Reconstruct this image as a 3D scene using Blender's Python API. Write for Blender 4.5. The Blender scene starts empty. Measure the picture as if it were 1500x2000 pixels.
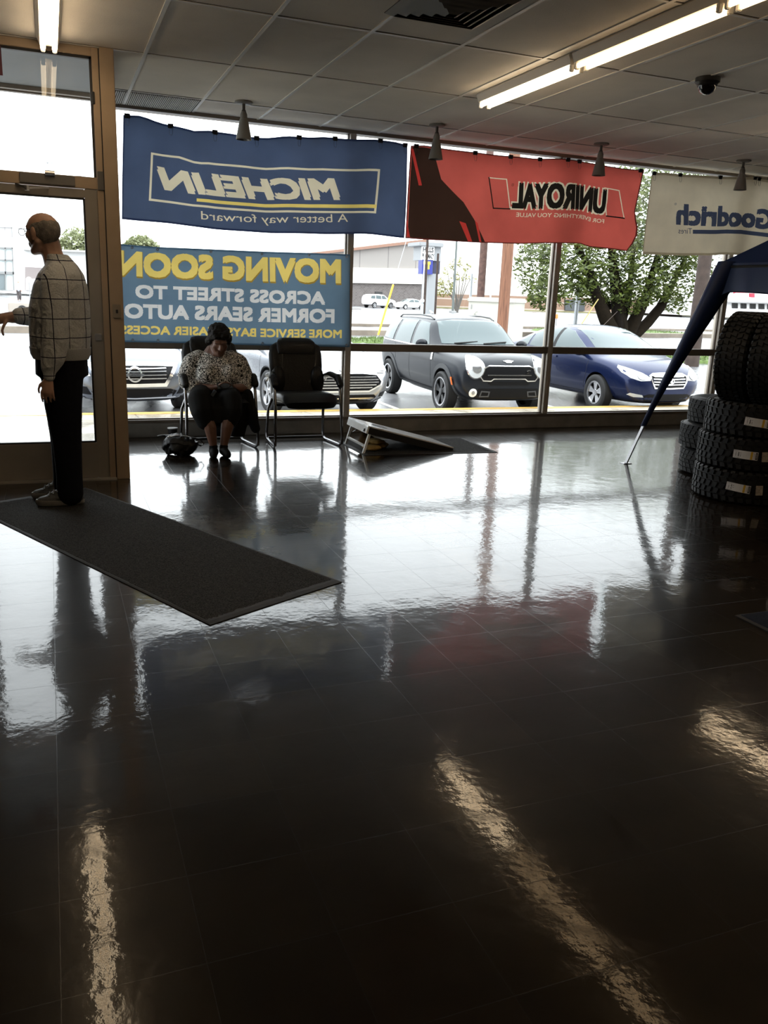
import bpy, bmesh, math, random
from math import sin, cos, pi, radians, atan2, sqrt, hypot
from mathutils import Vector, Matrix, noise
from mathutils.bvhtree import BVHTree

S = bpy.context.scene
COL = S.collection
random.seed(7)

# ---------------------------------------------------------------- camera
F_PX, PITCH, ROLL, YAW, CAM_H = 1631.5, 0.2547, 0.0394, 0.3798, 1.4616
_fw = Vector((sin(YAW)*cos(PITCH), cos(YAW)*cos(PITCH), -sin(PITCH)))
_r = Vector((cos(YAW), -sin(YAW), 0)); _u = _r.cross(_fw)
RT = _r*cos(ROLL) + _u*sin(ROLL); UP = -_r*sin(ROLL) + _u*cos(ROLL)
cam_d = bpy.data.cameras.new('camera'); cam = bpy.data.objects.new('camera', cam_d); COL.objects.link(cam)
cam.matrix_world = Matrix(((RT.x, UP.x, -_fw.x, 0), (RT.y, UP.y, -_fw.y, 0), (RT.z, UP.z, -_fw.z, CAM_H), (0, 0, 0, 1)))
cam_d.sensor_fit = 'VERTICAL'; cam_d.sensor_height = 36; cam_d.lens = 36*F_PX/2000
cam_d.clip_start = .05; cam_d.clip_end = 600
S.camera = cam

# ---------------------------------------------------------------- sky, exposure
SKY_LOW, SKY_HIGH = 3.0, 4.8
w = bpy.data.worlds.new('overcast_sky'); S.world = w; w.use_nodes = True
nt = w.node_tree; nt.nodes.clear()
_o = nt.nodes.new('ShaderNodeOutputWorld'); _b = nt.nodes.new('ShaderNodeBackground')
_t = nt.nodes.new('ShaderNodeTexCoord'); _s = nt.nodes.new('ShaderNodeSeparateXYZ'); _m = nt.nodes.new('ShaderNodeMapRange')
_m.inputs[1].default_value = 0; _m.inputs[2].default_value = 1; _m.inputs[3].default_value = SKY_LOW; _m.inputs[4].default_value = SKY_HIGH
nt.links.new(_t.outputs['Generated'], _s.inputs[0]); nt.links.new(_s.outputs[2], _m.inputs[0])
nt.links.new(_m.outputs[0], _b.inputs[1]); _b.inputs[0].default_value = (.93, .965, 1, 1); nt.links.new(_b.outputs[0], _o.inputs[0])
V = S.view_settings
V.view_transform = 'Standard'; V.look = 'None'; V.exposure = .5; V.gamma = 1; V.use_curve_mapping = False
S.cycles.use_denoising = True
S.cycles.max_bounces = 10; S.cycles.transparent_max_bounces = 24
S.cycles.diffuse_bounces = 5; S.cycles.glossy_bounces = 5
S.cycles.sample_clamp_indirect = 8
LAMP, LAMP_DIM = 8.0, 2.8

# ---------------------------------------------------------------- helpers
def ray(px, py): return RT*((px-750)/F_PX) + UP*((1000-py)/F_PX) + _fw
def AY(px, py, y):                       # the point of the vertical plane at distance y seen in that direction
    d = ray(px, py); return Vector((0, 0, CAM_H)) + d*(y/d.y)
def AZ(px, py, z=0):                     # the point of a level at height z
    d = ray(px, py); return Vector((0, 0, CAM_H)) + d*((z-CAM_H)/d.z)

def lin(r, g, b):
    f = lambda c: (c/255/12.92) if c/255 <= .04045 else ((c/255+.055)/1.055)**2.4
    return (f(r), f(g), f(b))

MATS = {}
def mat(name, col, rough=.5, metal=0, spec=.5, var=0, vscale=8, bump=0, bscale=40, coat=0, emit=0, ecol=None, sub=0):
    if name in MATS: return MATS[name]
    m = bpy.data.materials.new(name); m.use_nodes = True; nt = m.node_tree; b = nt.nodes['Principled BSDF']
    b.inputs['Base Color'].default_value = (*col, 1); b.inputs['Roughness'].default_value = rough; b.inputs['Metallic'].default_value = metal
    b.inputs['Specular IOR Level'].default_value = spec; b.inputs['Coat Weight'].default_value = coat; b.inputs['Coat Roughness'].default_value = .04
    if emit: b.inputs['Emission Color'].default_value = (*(ecol or col), 1); b.inputs['Emission Strength'].default_value = emit
    tc = None
    if var or bump:
        tc = nt.nodes.new('ShaderNodeTexCoord')
    if var:
        n = nt.nodes.new('ShaderNodeTexNoise'); n.inputs['Scale'].default_value = vscale; n.inputs['Detail'].default_value = 4
        nt.links.new(tc.outputs['Object'], n.inputs['Vector'])
        r = nt.nodes.new('ShaderNodeMapRange'); r.inputs[1].default_value = .3; r.inputs[2].default_value = .7
        r.inputs[3].default_value = 1-var; r.inputs[4].default_value = 1+var; nt.links.new(n.outputs['Fac'], r.inputs[0])
        mx = nt.nodes.new('ShaderNodeVectorMath'); mx.operation = 'SCALE'; mx.inputs[0].default_value = col
        nt.links.new(r.outputs[0], mx.inputs['Scale']); nt.links.new(mx.outputs[0], b.inputs['Base Color'])
    if bump:
        n2 = nt.nodes.new('ShaderNodeTexNoise'); n2.inputs['Scale'].default_value = bscale; n2.inputs['Detail'].default_value = 3
        nt.links.new(tc.outputs['Object'], n2.inputs['Vector'])
        bp = nt.nodes.new('ShaderNodeBump'); bp.inputs['Strength'].default_value = bump; bp.inputs['Distance'].default_value = .01
        nt.links.new(n2.outputs['Fac'], bp.inputs['Height']); nt.links.new(bp.outputs[0], b.inputs['Normal'])
    MATS[name] = m; return m

class NB:                                # a few lines to wire node materials
    def __init__(s, name):
        s.m = bpy.data.materials.new(name); s.m.use_nodes = True; s.nt = s.m.node_tree; s.b = s.nt.nodes['Principled BSDF']; s.out = s.nt.nodes['Material Output']
        MATS[name] = s.m
    def n(s, t, **k):
        x = s.nt.nodes.new('ShaderNode'+t)
        for a, v in k.items(): setattr(x, a, v)
        return x
    def l(s, a, b): s.nt.links.new(a, b)
    def val(s, sock, v):
        if hasattr(v, 'default_value') and not isinstance(v, (int, float)): s.l(v, sock)
        else: sock.default_value = v
    def math(s, op, a, b=0., c=0.):
        x = s.n('Math', operation=op); s.val(x.inputs[0], a); s.val(x.inputs[1], b); s.val(x.inputs[2], c); return x.outputs[0]
    def obj(s):
        t = s.n('TexCoord'); q = s.n('SeparateXYZ'); s.l(t.outputs['Object'], q.inputs[0]); return t.outputs['Object'], q.outputs
    def noise(s, vec, scale, detail=3, dist=0., rough=.5):
        x = s.n('TexNoise'); x.inputs['Scale'].default_value = scale; x.inputs['Detail'].default_value = detail; x.inputs['Distortion'].default_value = dist
        x.inputs['Roughness'].default_value = rough; s.l(vec, x.inputs['Vector']); return x.outputs['Fac']
    def rng(s, v, a, b, c, d):
        x = s.n('MapRange'); s.val(x.inputs[0], v)
        for i, q in enumerate((a, b, c, d)): x.inputs[i+1].default_value = q
        return x.outputs[0]
    def mix(s, f, a, b):
        x = s.n('Mix', data_type='RGBA'); s.val(x.inputs[0], f)
        for i, q in ((6, a), (7, b)):
            if isinstance(q, tuple): x.inputs[i].default_value = (*q, 1)
            else: s.l(q, x.inputs[i])
        return x.outputs[2]
    def line(s, c, period, off, hw):     # 1 on grid lines
        d = s.math('PINGPONG', s.math('SUBTRACT', c, off), period/2); return s.math('LESS_THAN', d, hw)
    def bump(s, h, strength, dist):
        x = s.n('Bump'); x.inputs['Strength'].default_value = strength; x.inputs['Distance'].default_value = dist; s.l(h, x.inputs['Height']); return x.outputs[0]

def tag(o, label=None, cat=None, group=None, kind=None):
    if label: o['label'] = label
    if cat: o['category'] = cat
    if group: o['group'] = group
    if kind: o['kind'] = kind
    return o
def thing(name, label, cat, loc=(0, 0, 0), rz=0, group=None):
    o = bpy.data.objects.new(name, None); COL.objects.link(o); o.location = loc; o.rotation_euler = (0, 0, rz)
    o.empty_display_size = .1
    return tag(o, label, cat, group)
def dup(root, loc, rz, label, group=None):
    r = root.copy(); COL.objects.link(r); r.location = loc; r.rotation_euler = (0, 0, rz); r['label'] = label
    if group: r['group'] = group
    for ch in list(root.children):
        c = ch.copy(); COL.objects.link(c); c.parent = r
        for g in list(ch.children):
            d = g.copy(); COL.objects.link(d); d.parent = c
    return r

def frame(d, up=Vector((0, 0, 1))):      # matrix whose z axis is d
    z = Vector(d).normalized(); x = up.cross(z)
    if x.length < 1e-4: x = Vector((1, 0, 0)).cross(z)
    x.normalize(); y = z.cross(x); return Matrix((x, y, z)).transposed()

class MB:
    def __init__(s): s.bm = bmesh.new(); s.mi = 0
    def m(s, i): s.mi = i; return s
    def faces(s, vs, fs):
        v = [s.bm.verts.new(p) for p in vs]; out = []
        for f in fs:
            try: q = s.bm.faces.new([v[i] for i in f]); q.material_index = s.mi; out.append(q)
            except ValueError: pass
        return v
    def box(s, x0, x1, y0, y1, z0, z1, M=None):
        P = [Vector((x, y, z)) for z in (z0, z1) for y in (y0, y1) for x in (x0, x1)]
        if M is not None: P = [M @ p for p in P]
        s.faces(P, [(0, 2, 3, 1), (4, 5, 7, 6), (0, 1, 5, 4), (2, 6, 7, 3), (0, 4, 6, 2), (1, 3, 7, 5)]); return s
    def bar(s, p, q, w, h, up=Vector((0, 0, 1))):      # square bar from p to q
        p, q = Vector(p), Vector(q); R = frame(q-p, up).to_4x4(); R.translation = p
        return s.box(-w/2, w/2, -h/2, h/2, 0, (q-p).length, R)
    def loft(s, rings, cap=True, closed=True):
        n = len(rings[0]); base = [[s.bm.verts.new(p) for p in r] for r in rings]
        for a, b in zip(base, base[1:]):
            for i in range(n if closed else n-1):
                j = (i+1) % n
                try: s.bm.faces.new((a[i], a[j], b[j], b[i])).material_index = s.mi
                except ValueError: pass
        if cap and closed:
            for r in (base[0][::-1], base[-1]):
                try: s.bm.faces.new(r).material_index = s.mi
                except ValueError: pass
        return s
    def tube(s, pts, r, n=8, closed=False, flat=1.):
        pts = [Vector(p) for p in pts]; N = len(pts); rs = r if isinstance(r, (list, tuple)) else [r]*N
        rings = []; u = None
        for i, p in enumerate(pts):
            a = pts[(i-1) % N] if (closed or i) else p; b = pts[(i+1) % N] if (closed or i < N-1) else p
            t = (b-a).normalized()
            if u is None:
                u = t.cross(Vector((0, 0, 1)))
                if u.length < .05: u = t.cross(Vector((1, 0, 0)))
            u = (u - t*u.dot(t)).normalized(); v = t.cross(u)
            rings.append([p + (u*cos(2*pi*k/n) + v*sin(2*pi*k/n)*flat)*rs[i] for k in range(n)])
        if closed: rings.append(rings[0]); s.loft(rings, cap=False)
        else: s.loft(rings)
        return s
    def cyl(s, p, q, r, r2=None, n=16): return s.tube([p, q], [r, r if r2 is None else r2], n)
    def lathe(s, prof, n=24, M=None, cap=False):        # prof: (radius, height) along z
        M = M or Matrix()
        rings = [[M @ Vector((r*cos(2*pi*k/n), r*sin(2*pi*k/n), z)) for k in range(n)] for r, z in prof]
        return s.loft(rings, cap=cap)
    def ell(s, c, r, n=16, R=None):
        if not isinstance(r, (tuple, list)): r = (r, r, r)
        M = Matrix.Translation(c) @ (R.to_4x4() if R else Matrix()) @ Matrix.Diagonal((*r, 1))
        s.lathe([(max(sin(pi*k/(n//2)), 1e-3), -cos(pi*k/(n//2))) for k in range(n//2+1)], n, M, cap=True); return s
    def hull(s, pts):
        b = bmesh.new()
        for p in pts: b.verts.new(p)
        r = bmesh.ops.convex_hull(b, input=b.verts)
        b.verts.index_update()
        vs = [v.co.copy() for v in b.verts]; fs = [[v.index for v in f.verts] for f in b.faces]; b.free()
        s.faces(vs, fs); return s
    def cap(s, p, q, r1, r2, n=10, sc=None):            # tapered capsule
        P = []
        for c, r in ((Vector(p), r1), (Vector(q), r2)):
            for i in range(n//2+1):
                th = pi*i/(n//2)
                for k in range(n):
                    d = Vector((sin(th)*cos(2*pi*k/n), sin(th)*sin(2*pi*k/n), cos(th)))
                    if sc: d = Vector((d.x*sc[0], d.y*sc[1], d.z*sc[2]))
                    P.append(c + d*r)
                    if i in (0, n//2): break
        return s.hull(P)
    def chain(s, pts, n=10, sc=None):                   # pts: (x, y, z, r)
        for a, b in zip(pts, pts[1:]): s.cap(a[:3], b[:3], a[3], b[3], n, sc)
        return s
    def grid(s, nu, nv, f):
        v = [[s.bm.verts.new(f(i/nu, j/nv)) for j in range(nv+1)] for i in range(nu+1)]
        for i in range(nu):
            for j in range(nv): s.bm.faces.new((v[i][j], v[i+1][j], v[i+1][j+1], v[i][j+1])).material_index = s.mi
        return s
    def prism(s, poly, f, d0, d1):                      # poly of 2D points, f(u, v, d) -> 3D
        n = len(poly); vs = [f(u, v, d0) for u, v in poly] + [f(u, v, d1) for u, v in poly]
        s.faces(vs, [tuple(range(n))[::-1], tuple(range(n, 2*n))] + [(i, (i+1) % n, n+(i+1) % n, n+i) for i in range(n)]); return s
    def build(s, name, mats, parent=None, smooth=40, bevel=0, seg=2, solid=0, loc=None):
        bm = s.bm
        bmesh.ops.recalc_face_normals(bm, faces=bm.faces)
        if bevel:
            es = [e for e in bm.edges if len(e.link_faces) == 2 and e.calc_face_angle(0) > .6]
            bmesh.ops.bevel(bm, geom=es, offset=bevel, segments=seg, affect='EDGES', clamp_overlap=True)
        if solid: bmesh.ops.solidify(bm, geom=bm.faces[:], thickness=solid)
        me = bpy.data.meshes.new(name); bm.to_mesh(me); bm.free()
        if not isinstance(mats, (list, tuple)): mats = [mats]
        for q in mats: me.materials.append(q)
        if smooth:
            for p in me.polygons: p.use_smooth = True
            me.set_sharp_from_angle(angle=radians(smooth))
        o = bpy.data.objects.new(name, me); COL.objects.link(o)
        if parent is not None: o.parent = parent
        if loc: o.location = loc
        return o
    def remesh(s, name, mats, parent, voxel, smooth=3, pick=None):   # fuse everything into one continuous skin
        me = bpy.data.meshes.new('t'); bmesh.ops.recalc_face_normals(s.bm, faces=s.bm.faces); s.bm.to_mesh(me); s.bm.free()
        o = bpy.data.objects.new('t', me); COL.objects.link(o)
        md = o.modifiers.new('r', 'REMESH'); md.mode = 'VOXEL'; md.voxel_size = voxel
        dg = bpy.context.evaluated_depsgraph_get(); m2 = bpy.data.meshes.new_from_object(o.evaluated_get(dg))
        bpy.data.objects.remove(o); bpy.data.meshes.remove(me)
        s.bm = bmesh.new(); s.bm.from_mesh(m2); bpy.data.meshes.remove(m2)
        for _ in range(smooth): bmesh.ops.smooth_vert(s.bm, verts=s.bm.verts, factor=.5, use_axis_x=True, use_axis_y=True, use_axis_z=True)
        for f in s.bm.faces:
            f.material_index = pick(f.calc_center_median()) if pick else 0
        return s.build(name, mats, parent, smooth=180)

def text_poly(txt, x0, x1, y0, y1, bold=0., shear=0., mirror=False, cut=0):
    """flat lettering fitted to a rectangle: list of 2D verts and faces"""
    cu = bpy.data.curves.new('t', 'FONT'); cu.body = txt; cu.size = 1; cu.offset = bold; cu.shear = shear; cu.resolution_u = 3
    cu.fill_mode = 'FRONT'
    o = bpy.data.objects.new('t', cu); COL.objects.link(o)
    dg = bpy.context.evaluated_depsgraph_get(); me = bpy.data.meshes.new_from_object(o.evaluated_get(dg))
    vs = [v.co.copy() for v in me.vertices]; fs = [tuple(p.vertices) for p in me.polygons]
    bpy.data.objects.remove(o); bpy.data.curves.remove(cu); bpy.data.meshes.remove(me)
    ax, bx = min(v.x for v in vs), max(v.x for v in vs); ay, by = min(v.y for v in vs), max(v.y for v in vs)
    out = []
    for v in vs:
        u = (v.x-ax)/(bx-ax); u = 1-u if mirror else u
        out.append((x0+u*(x1-x0), y0+(v.y-ay)/(by-ay)*(y1-y0)))
    return out, fs
def add_flat(mb, polys, f, cut=None):
    """map flat faces (verts, faces) through f(u, v); cut: bisect every `cut` units along u first"""
    vs, fs = polys
    b = bmesh.new(); vv = [b.verts.new((u, v, 0)) for u, v in vs]
    for q in fs:
        try: b.faces.new([vv[i] for i in q])
        except ValueError: pass
    if cut:
        us = [u for u, v in vs]; u = min(us)+cut
        while u < max(us):
            bmesh.ops.bisect_plane(b, geom=b.verts[:]+b.edges[:]+b.faces[:], plane_co=(u, 0, 0), plane_no=(1, 0, 0)); u += cut
        ws = [v for u, v in vs]; u = min(ws)+cut
        while u < max(ws):
            bmesh.ops.bisect_plane(b, geom=b.verts[:]+b.edges[:]+b.faces[:], plane_co=(0, u, 0), plane_no=(0, 1, 0)); u += cut
    b.verts.index_update()
    mb.faces([f(v.co.x, v.co.y) for v in b.verts], [[v.index for v in q.verts] for q in b.faces]); b.free()
def rect(x0, x1, y0, y1): return ([(x0, y0), (x1, y0), (x1, y1), (x0, y1)], [(0, 1, 2, 3)])
def poly(*p): return (list(p), [tuple(range(len(p)))])
def border(pts, w):                       # closed outline as quads
    n = len(pts); cx = sum(p[0] for p in pts)/n; cy = sum(p[1] for p in pts)/n; out = []
    ins = []
    for i in range(n):
        a, b, c = Vector(pts[i-1]), Vector(pts[i]), Vector(pts[(i+1) % n])
        d1, d2 = (b-a).normalized(), (c-b).normalized(); n1, n2 = Vector((-d1.y, d1.x)), Vector((-d2.y, d2.x))
        k = n1+n2; k = k/max(k.dot(n1), .3)
        ins.append(tuple(b+k*w))
    return (list(pts)+ins, [(i, (i+1) % n, n+(i+1) % n, n+i) for i in range(n)])

# ---------------------------------------------------------------- materials
WY, ZC, TILE = 8.478, 3.023, .3048        # window wall, ceiling height, floor tile
q = NB('floor_tile_polished'); oc, xyz = q.obj()
jx = q.line(xyz[0], TILE, -.0604, .0010); jy = q.line(xyz[1], TILE, 2.7901 % TILE, .0010); joint = q.math('MAXIMUM', jx, jy)
fx = q.math('FLOOR', q.math('DIVIDE', q.math('ADD', xyz[0], .0604), TILE)); fy = q.math('FLOOR', q.math('DIVIDE', q.math('SUBTRACT', xyz[1], 2.7901 % TILE), TILE))
cb = q.n('CombineXYZ'); q.l(fx, cb.inputs[0]); q.l(fy, cb.inputs[1]); wn = q.n('TexWhiteNoise'); q.l(cb.outputs[0], wn.inputs['Vector'])
tone = q.math('MULTIPLY', q.rng(wn.outputs['Value'], 0, 1, .82, 1.15), q.rng(q.noise(oc, 5, 5), .3, .7, .8, 1.2))
vm = q.n('VectorMath', operation='SCALE'); vm.inputs[0].default_value = (.012, .0082, .0052); q.l(tone, vm.inputs['Scale'])
q.l(q.mix(joint, vm.outputs[0], (.012, .011, .010)), q.b.inputs['Base Color'])
scuff = q.rng(q.noise(oc, 3.2, 6, 1.5, .65), .5, .75, 0, 1)
mp = q.n('Mapping'); mp.inputs['Rotation'].default_value = (0, 0, .5); mp.inputs['Scale'].default_value = (1.2, 16, 1); q.l(oc, mp.inputs[0])
scr = q.rng(q.noise(mp.outputs[0], 6, 6, .6, .7), .62, .75, 0, 1)
q.l(q.math('ADD', q.math('ADD', .055, q.math('MULTIPLY', scuff, .10)), q.math('ADD', q.math('MULTIPLY', scr, .10), q.math('MULTIPLY', joint, .15))), q.b.inputs['Coat Roughness'])
q.b.inputs['Coat Weight'].default_value = 1; q.b.inputs['Coat IOR'].default_value = 1.33; q.b.inputs['Roughness'].default_value = .30; q.b.inputs['Specular IOR Level'].default_value = .035
h = q.math('ADD', q.math('MULTIPLY', q.noise(oc, 8, 2), .55), q.math('MULTIPLY', q.noise(oc, 40, 3), .18))
h = q.math('ADD', h, q.math('MULTIPLY', joint, -.08))
nb_ = q.bump(h, 1, .0016); q.l(nb_, q.b.inputs['Normal']); q.l(nb_, q.b.inputs['Coat Normal'])

q = NB('ceiling_tile'); oc, xyz = q.obj()
CX0, CSX, CY0, CSY = .7198, .6102, 7.897, 1.262
n = q.noise(oc, 130, 3, 0, .7); pit = q.rng(n, .62, .68, 0, 1)
stain = q.rng(q.noise(oc, .9, 5), .35, .7, .8, 1.06)
edge = q.line(xyz[1], CSY, CY0 % CSY, .021)  # shadow of the recessed tile reveals, painted as dark lines along the bars
c = q.mix(q.math('MULTIPLY', pit, .45), (.84, .78, .70), (.30, .27, .23)); v2 = q.n('VectorMath', operation='SCALE'); q.l(c, v2.inputs[0]); q.l(stain, v2.inputs['Scale'])
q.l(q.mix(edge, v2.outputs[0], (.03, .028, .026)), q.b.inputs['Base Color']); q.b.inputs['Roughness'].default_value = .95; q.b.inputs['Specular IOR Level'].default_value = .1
q.l(q.bump(n, .4, .004), q.b.inputs['Normal'])

q = NB('clear_glass')
tr = q.n('BsdfTransparent'); gl = q.n('BsdfGlossy'); gl.inputs['Roughness'].default_value = .01; fr = q.n('Fresnel'); fr.inputs['IOR'].default_value = 1.38
tr.inputs['Color'].default_value = (.97, .985, .98, 1); mx = q.n('MixShader'); q.l(fr.outputs[0], mx.inputs[0]); q.l(tr.outputs[0], mx.inputs[1]); q.l(gl.outputs[0], mx.inputs[2]); q.l(mx.outputs[0], q.out.inputs[0])
GLASS = q.m
q = NB('clear_plastic_film')
tr = q.n('BsdfTransparent'); tr.inputs['Color'].default_value = (.72, .8, .8, 1); gl = q.n('BsdfGlossy'); gl.inputs['Roughness'].default_value = .2; mx = q.n('MixShader'); mx.inputs[0].default_value = .12
q.l(tr.outputs[0], mx.inputs[1]); q.l(gl.outputs[0], mx.inputs[2]); q.l(mx.outputs[0], q.out.inputs[0])

def cloth(name, col, T=.3, rough=.45):
    q = NB(name); oc, xyz = q.obj()
    d = q.n('BsdfDiffuse'); t = q.n('BsdfTranslucent'); g = q.n('BsdfGlossy'); g.inputs['Roughness'].default_value = rough
    tone = q.rng(q.noise(oc, 2.2, 4), .3, .7, .86, 1.12); v = q.n('VectorMath', operation='SCALE'); v.inputs[0].default_value = col; q.l(tone, v.inputs['Scale'])
    q.l(v.outputs[0], d.inputs[0]); q.l(v.outputs[0], t.inputs[0])
    m1 = q.n('MixShader'); m1.inputs[0].default_value = T; q.l(d.outputs[0], m1.inputs[1]); q.l(t.outputs[0], m1.inputs[2])
    m2 = q.n('MixShader'); m2.inputs[0].default_value = .03; q.l(m1.outputs[0], m2.inputs[1]); q.l(g.outputs[0], m2.inputs[2]); q.l(m2.outputs[0], q.out.inputs[0])
    return q.m

FRAME = mat('tan_aluminium', (.42, .32, .225), .42, .35, var=.1, vscale=3)
FRAMED = mat('bronze_aluminium', (.17, .14, .11), .4, .3, var=.12, vscale=3)
DARK = mat('black_plastic', (.012, .012, .013), .5)
BLKM = mat('black_metal', (.015, .015, .016), .35, .2)
RUB = mat('black_rubber', (.016, .016, .017), .75, var=.2, vscale=30)
CHROME = mat('chrome', (.8, .8, .82), .12, 1)
STEEL = mat('brushed_steel', (.5, .5, .52), .35, 1)
WHITE = mat('white_paint', (.75, .75, .73), .5, var=.05)
WALLM = mat('wall_paint', (.16, .14, .12), .8, var=.08, vscale=2)
GREY = mat('grey_metal', (.3, .3, .3), .4, .4)

# ---------------------------------------------------------------- setting: room shell
def struct(name, mb, m, parent=None, **k):
    o = mb.build(name, m, parent, **k)
    if parent is None: o['kind'] = 'structure'
    return o
XL, XR, YB = -3.6, 11.6, -4.5
struct('floor', MB().box(XL, XR, YB, 6.70, -.1, 0).box(.49, XR, 6.70, WY+.02, -.1, 0), MATS['floor_tile_polished'], smooth=0)
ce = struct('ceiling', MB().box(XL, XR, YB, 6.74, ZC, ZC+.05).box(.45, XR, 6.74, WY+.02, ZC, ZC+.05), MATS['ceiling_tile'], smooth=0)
b = MB()
k = -8
while CX0+CSX*k < XR:
    x = CX0+CSX*k
    if x > XL: b.box(x-.012, x+.012, YB, WY if x > .5 else 6.64, ZC-.006, ZC+.002)
    k += 1
k = 0
while CY0-CSY*k > YB:
    y = CY0-CSY*k; b.box(XL if y < 6.7 else .5, XR, y-.011, y+.011, ZC-.005, ZC+.002); k += 1
b.build('grid_bar', mat('ceiling_grid_white', (.62, .6, .56), .45), ce, smooth=0)
struct('roof', MB().box(XL-.3, XR+.3, YB-.3, WY+.32, ZC+.22, ZC+.6), GREY, smooth=0).name = 'trim_9'
struct('wall_back', MB().box(XL, XR, YB-.15, YB, 0, ZC), WALLM)
struct('wall_left', MB().box(XL-.15, XL, YB, 6.8, 0, ZC), WALLM)
struct('wall_right', MB().box(XR, XR+.15, YB, WY+.15, 0, ZC+.2), WALLM)
struct('wall_front', MB().box(XL, -.66, 6.62, 6.8, 0, ZC+.2), WALLM)
SIDE = struct('wall_vestibule', MB().box(.47, .50, 6.80, WY, 0, .145), FRAMED)
b = MB().box(.47, .50, 6.80, WY, 2.97, 3.2); b.build('header', FRAMED, SIDE)
b = MB().box(.482, .488, 6.80, WY, .145, 2.97); b.build('glass', GLASS, SIDE)

# window wall: low sill, mullions, one rail, a pane above and below it in each bay
struct('wall_window', MB().box(.50, XR, WY, WY+.14, 0, .145), mat('sill_paint', (.20, .19, .175), .55, var=.18, vscale=6, bump=.15), bevel=.006)
b = MB().box(.50, XR, WY-.004, WY+.15, .145, .172); struct('trim_1', b, FRAMED, bevel=.004)
b = MB().box(.50, XR, WY-.004, WY+.13, 2.99, ZC+.25); struct('trim_2', b, FRAMED, bevel=.004)
MX = [.54, 2.904, 5.380, 7.852, 10.33]
ML = mat('mullion_aluminium', (.42, .38, .33), .38, .3, var=.1, vscale=3)
for i, x in enumerate(MX):
    b = MB().box(x-.032, x+.032, WY-.004, WY+.125, .172, 2.99).box(x-.009, x+.009, WY-.012, WY-.004, .172, 2.99)
    struct('trim_%d' % (3+i), b, ML if i else FRAME, bevel=.004)
for i in range(4):
    x0, x1 = MX[i]+.032, MX[i+1]-.032
    wdw = struct('window_%d' % (i+1), MB().box(x0, x1, WY+.0, WY+.09, .872, .945).box(x0, x1, WY+.085, WY+.093, .86, .872), FRAMED, bevel=.004)
    MB().box(x0, x1, WY+.058, WY+.064, .172, .872).build('lower_pane', GLASS, wdw, smooth=0)
    MB().box(x0, x1, WY+.058, WY+.064, .945, 2.99).build('upper_pane', GLASS, wdw, smooth=0)
    b = MB()
    for z0, z1 in ((.172, .184), (.932, .947)): b.box(x0, x1, WY+.045, WY+.077, z0, z1)
    for xa in (x0, x1-.012): b.box(xa, xa+.012, WY+.045, WY+.077, .172, 2.99)
    b.build('glazing_bead', FRAMED, wdw, smooth=0)
struct('wall_window_end', MB().box(MX[4]+.03, XR, WY, WY+.14, .17, 2.99), WALLM)

# glazed entrance: column, jamb, transom, door leaf
DY = 6.65
b = MB().box(.412, .507, DY-.035, DY+.15, 0, ZC); struct('trim_8', b, FRAME, bevel=.004)
b = MB().box(.362, .405, DY-.012, DY+.1, 0, ZC).box(.352, .362, DY+.052, DY+.1, 0, 2.1); jam = struct('jamb', b, FRAME, bevel=.003); jam.name = 'trim_10'
MB().box(.404, .413, DY-.006, DY+.1, 0, ZC).build('groove', DARK, jam, smooth=0)
struct('trim_11', MB().box(-.66, -.60, DY-.012, DY+.1, 0, ZC), FRAME, bevel=.003)
win = struct('window_5', MB().box(-.60, .362, DY, DY+.09, 2.105, 2.185).box(-.60, .362, DY, DY+.09, 2.965, ZC), FRAME, bevel=.003)
MB().box(-.60, .362, DY+.04, DY+.046, 2.18, 2.97).build('transom_pane', GLASS, win, smooth=0)
b = MB()
b.box(.346, .362, DY+.025, DY+.06, 2.18, 2.97).box(-.6, .362, DY+.025, DY+.06, 2.95, 2.97)
b.build('gasket', DARK, win, smooth=0)
MB().box(.352, .372, DY-.02, DY, 2.66, 2.74).build('contact_sensor', DARK, win, bevel=.003)
b = MB(); b.box(-.145, .215, DY-.022, DY+.0, 2.112, 2.178); b.build('closer_housing', mat('closer_grey', (.17, .16, .15), .5), win, bevel=.004)
b = MB(); b.cyl((.02, DY-.03, 2.185), (.085, DY-.03, 2.185), .018); b.build('closer_cap', STEEL, win)
door = struct('door_1', MB().box(.275, .361, DY+.005, DY+.05, .012, 2.104).box(-.598, -.51, DY+.005, DY+.05, .012, 2.1).box(-.51, .275, DY+.005, DY+.05, .012, .285).box(-.51, .275, DY+.005, DY+.05, 2.04, 2.1), mat('door_aluminium', (.30, .27, .235), .45, .3, var=.1, vscale=3), bevel=.004)
MB().box(-.51, .275, DY+.024, DY+.03, .285, 2.04).build('door_pane', GLASS, door, smooth=0)
b = MB().box(.262, .276, DY+.012, DY+.043, .285, 2.04).box(-.51, .276, DY+.012, DY+.043, .285, .297).box(-.51, .276, DY+.012, DY+.043, 2.03, 2.04)
b.build('gasket', DARK, door, smooth=0)
b = MB().bar((-.17, DY-.01, 2.10), (-.10, DY-.05, 2.075), .02, .012).bar((-.10, DY-.05, 2.075), (.04, DY-.03, 2.09), .02, .012).cyl((-.1, DY-.05, 2.06), (-.1, DY-.05, 2.09), .016)
b.build('closer_arm', STEEL, door)
MB().box(.30, .345, DY-.012, DY+.006, 1.05, 1.10).build('latch', STEEL, door, bevel=.003)
struct('trim_12', MB().box(-.62, .41, DY-.06, DY+.1, -.02, .012), mat('threshold_aluminium', (.35, .33, .3), .45, .5), bevel=.004)
b = MB().box(.365, .407, DY-.03, DY-.012, 2.10, 2.225); b.build('hinge_cover', mat('pivot_grey', (.12, .115, .11), .5), jam, bevel=.003)
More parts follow.
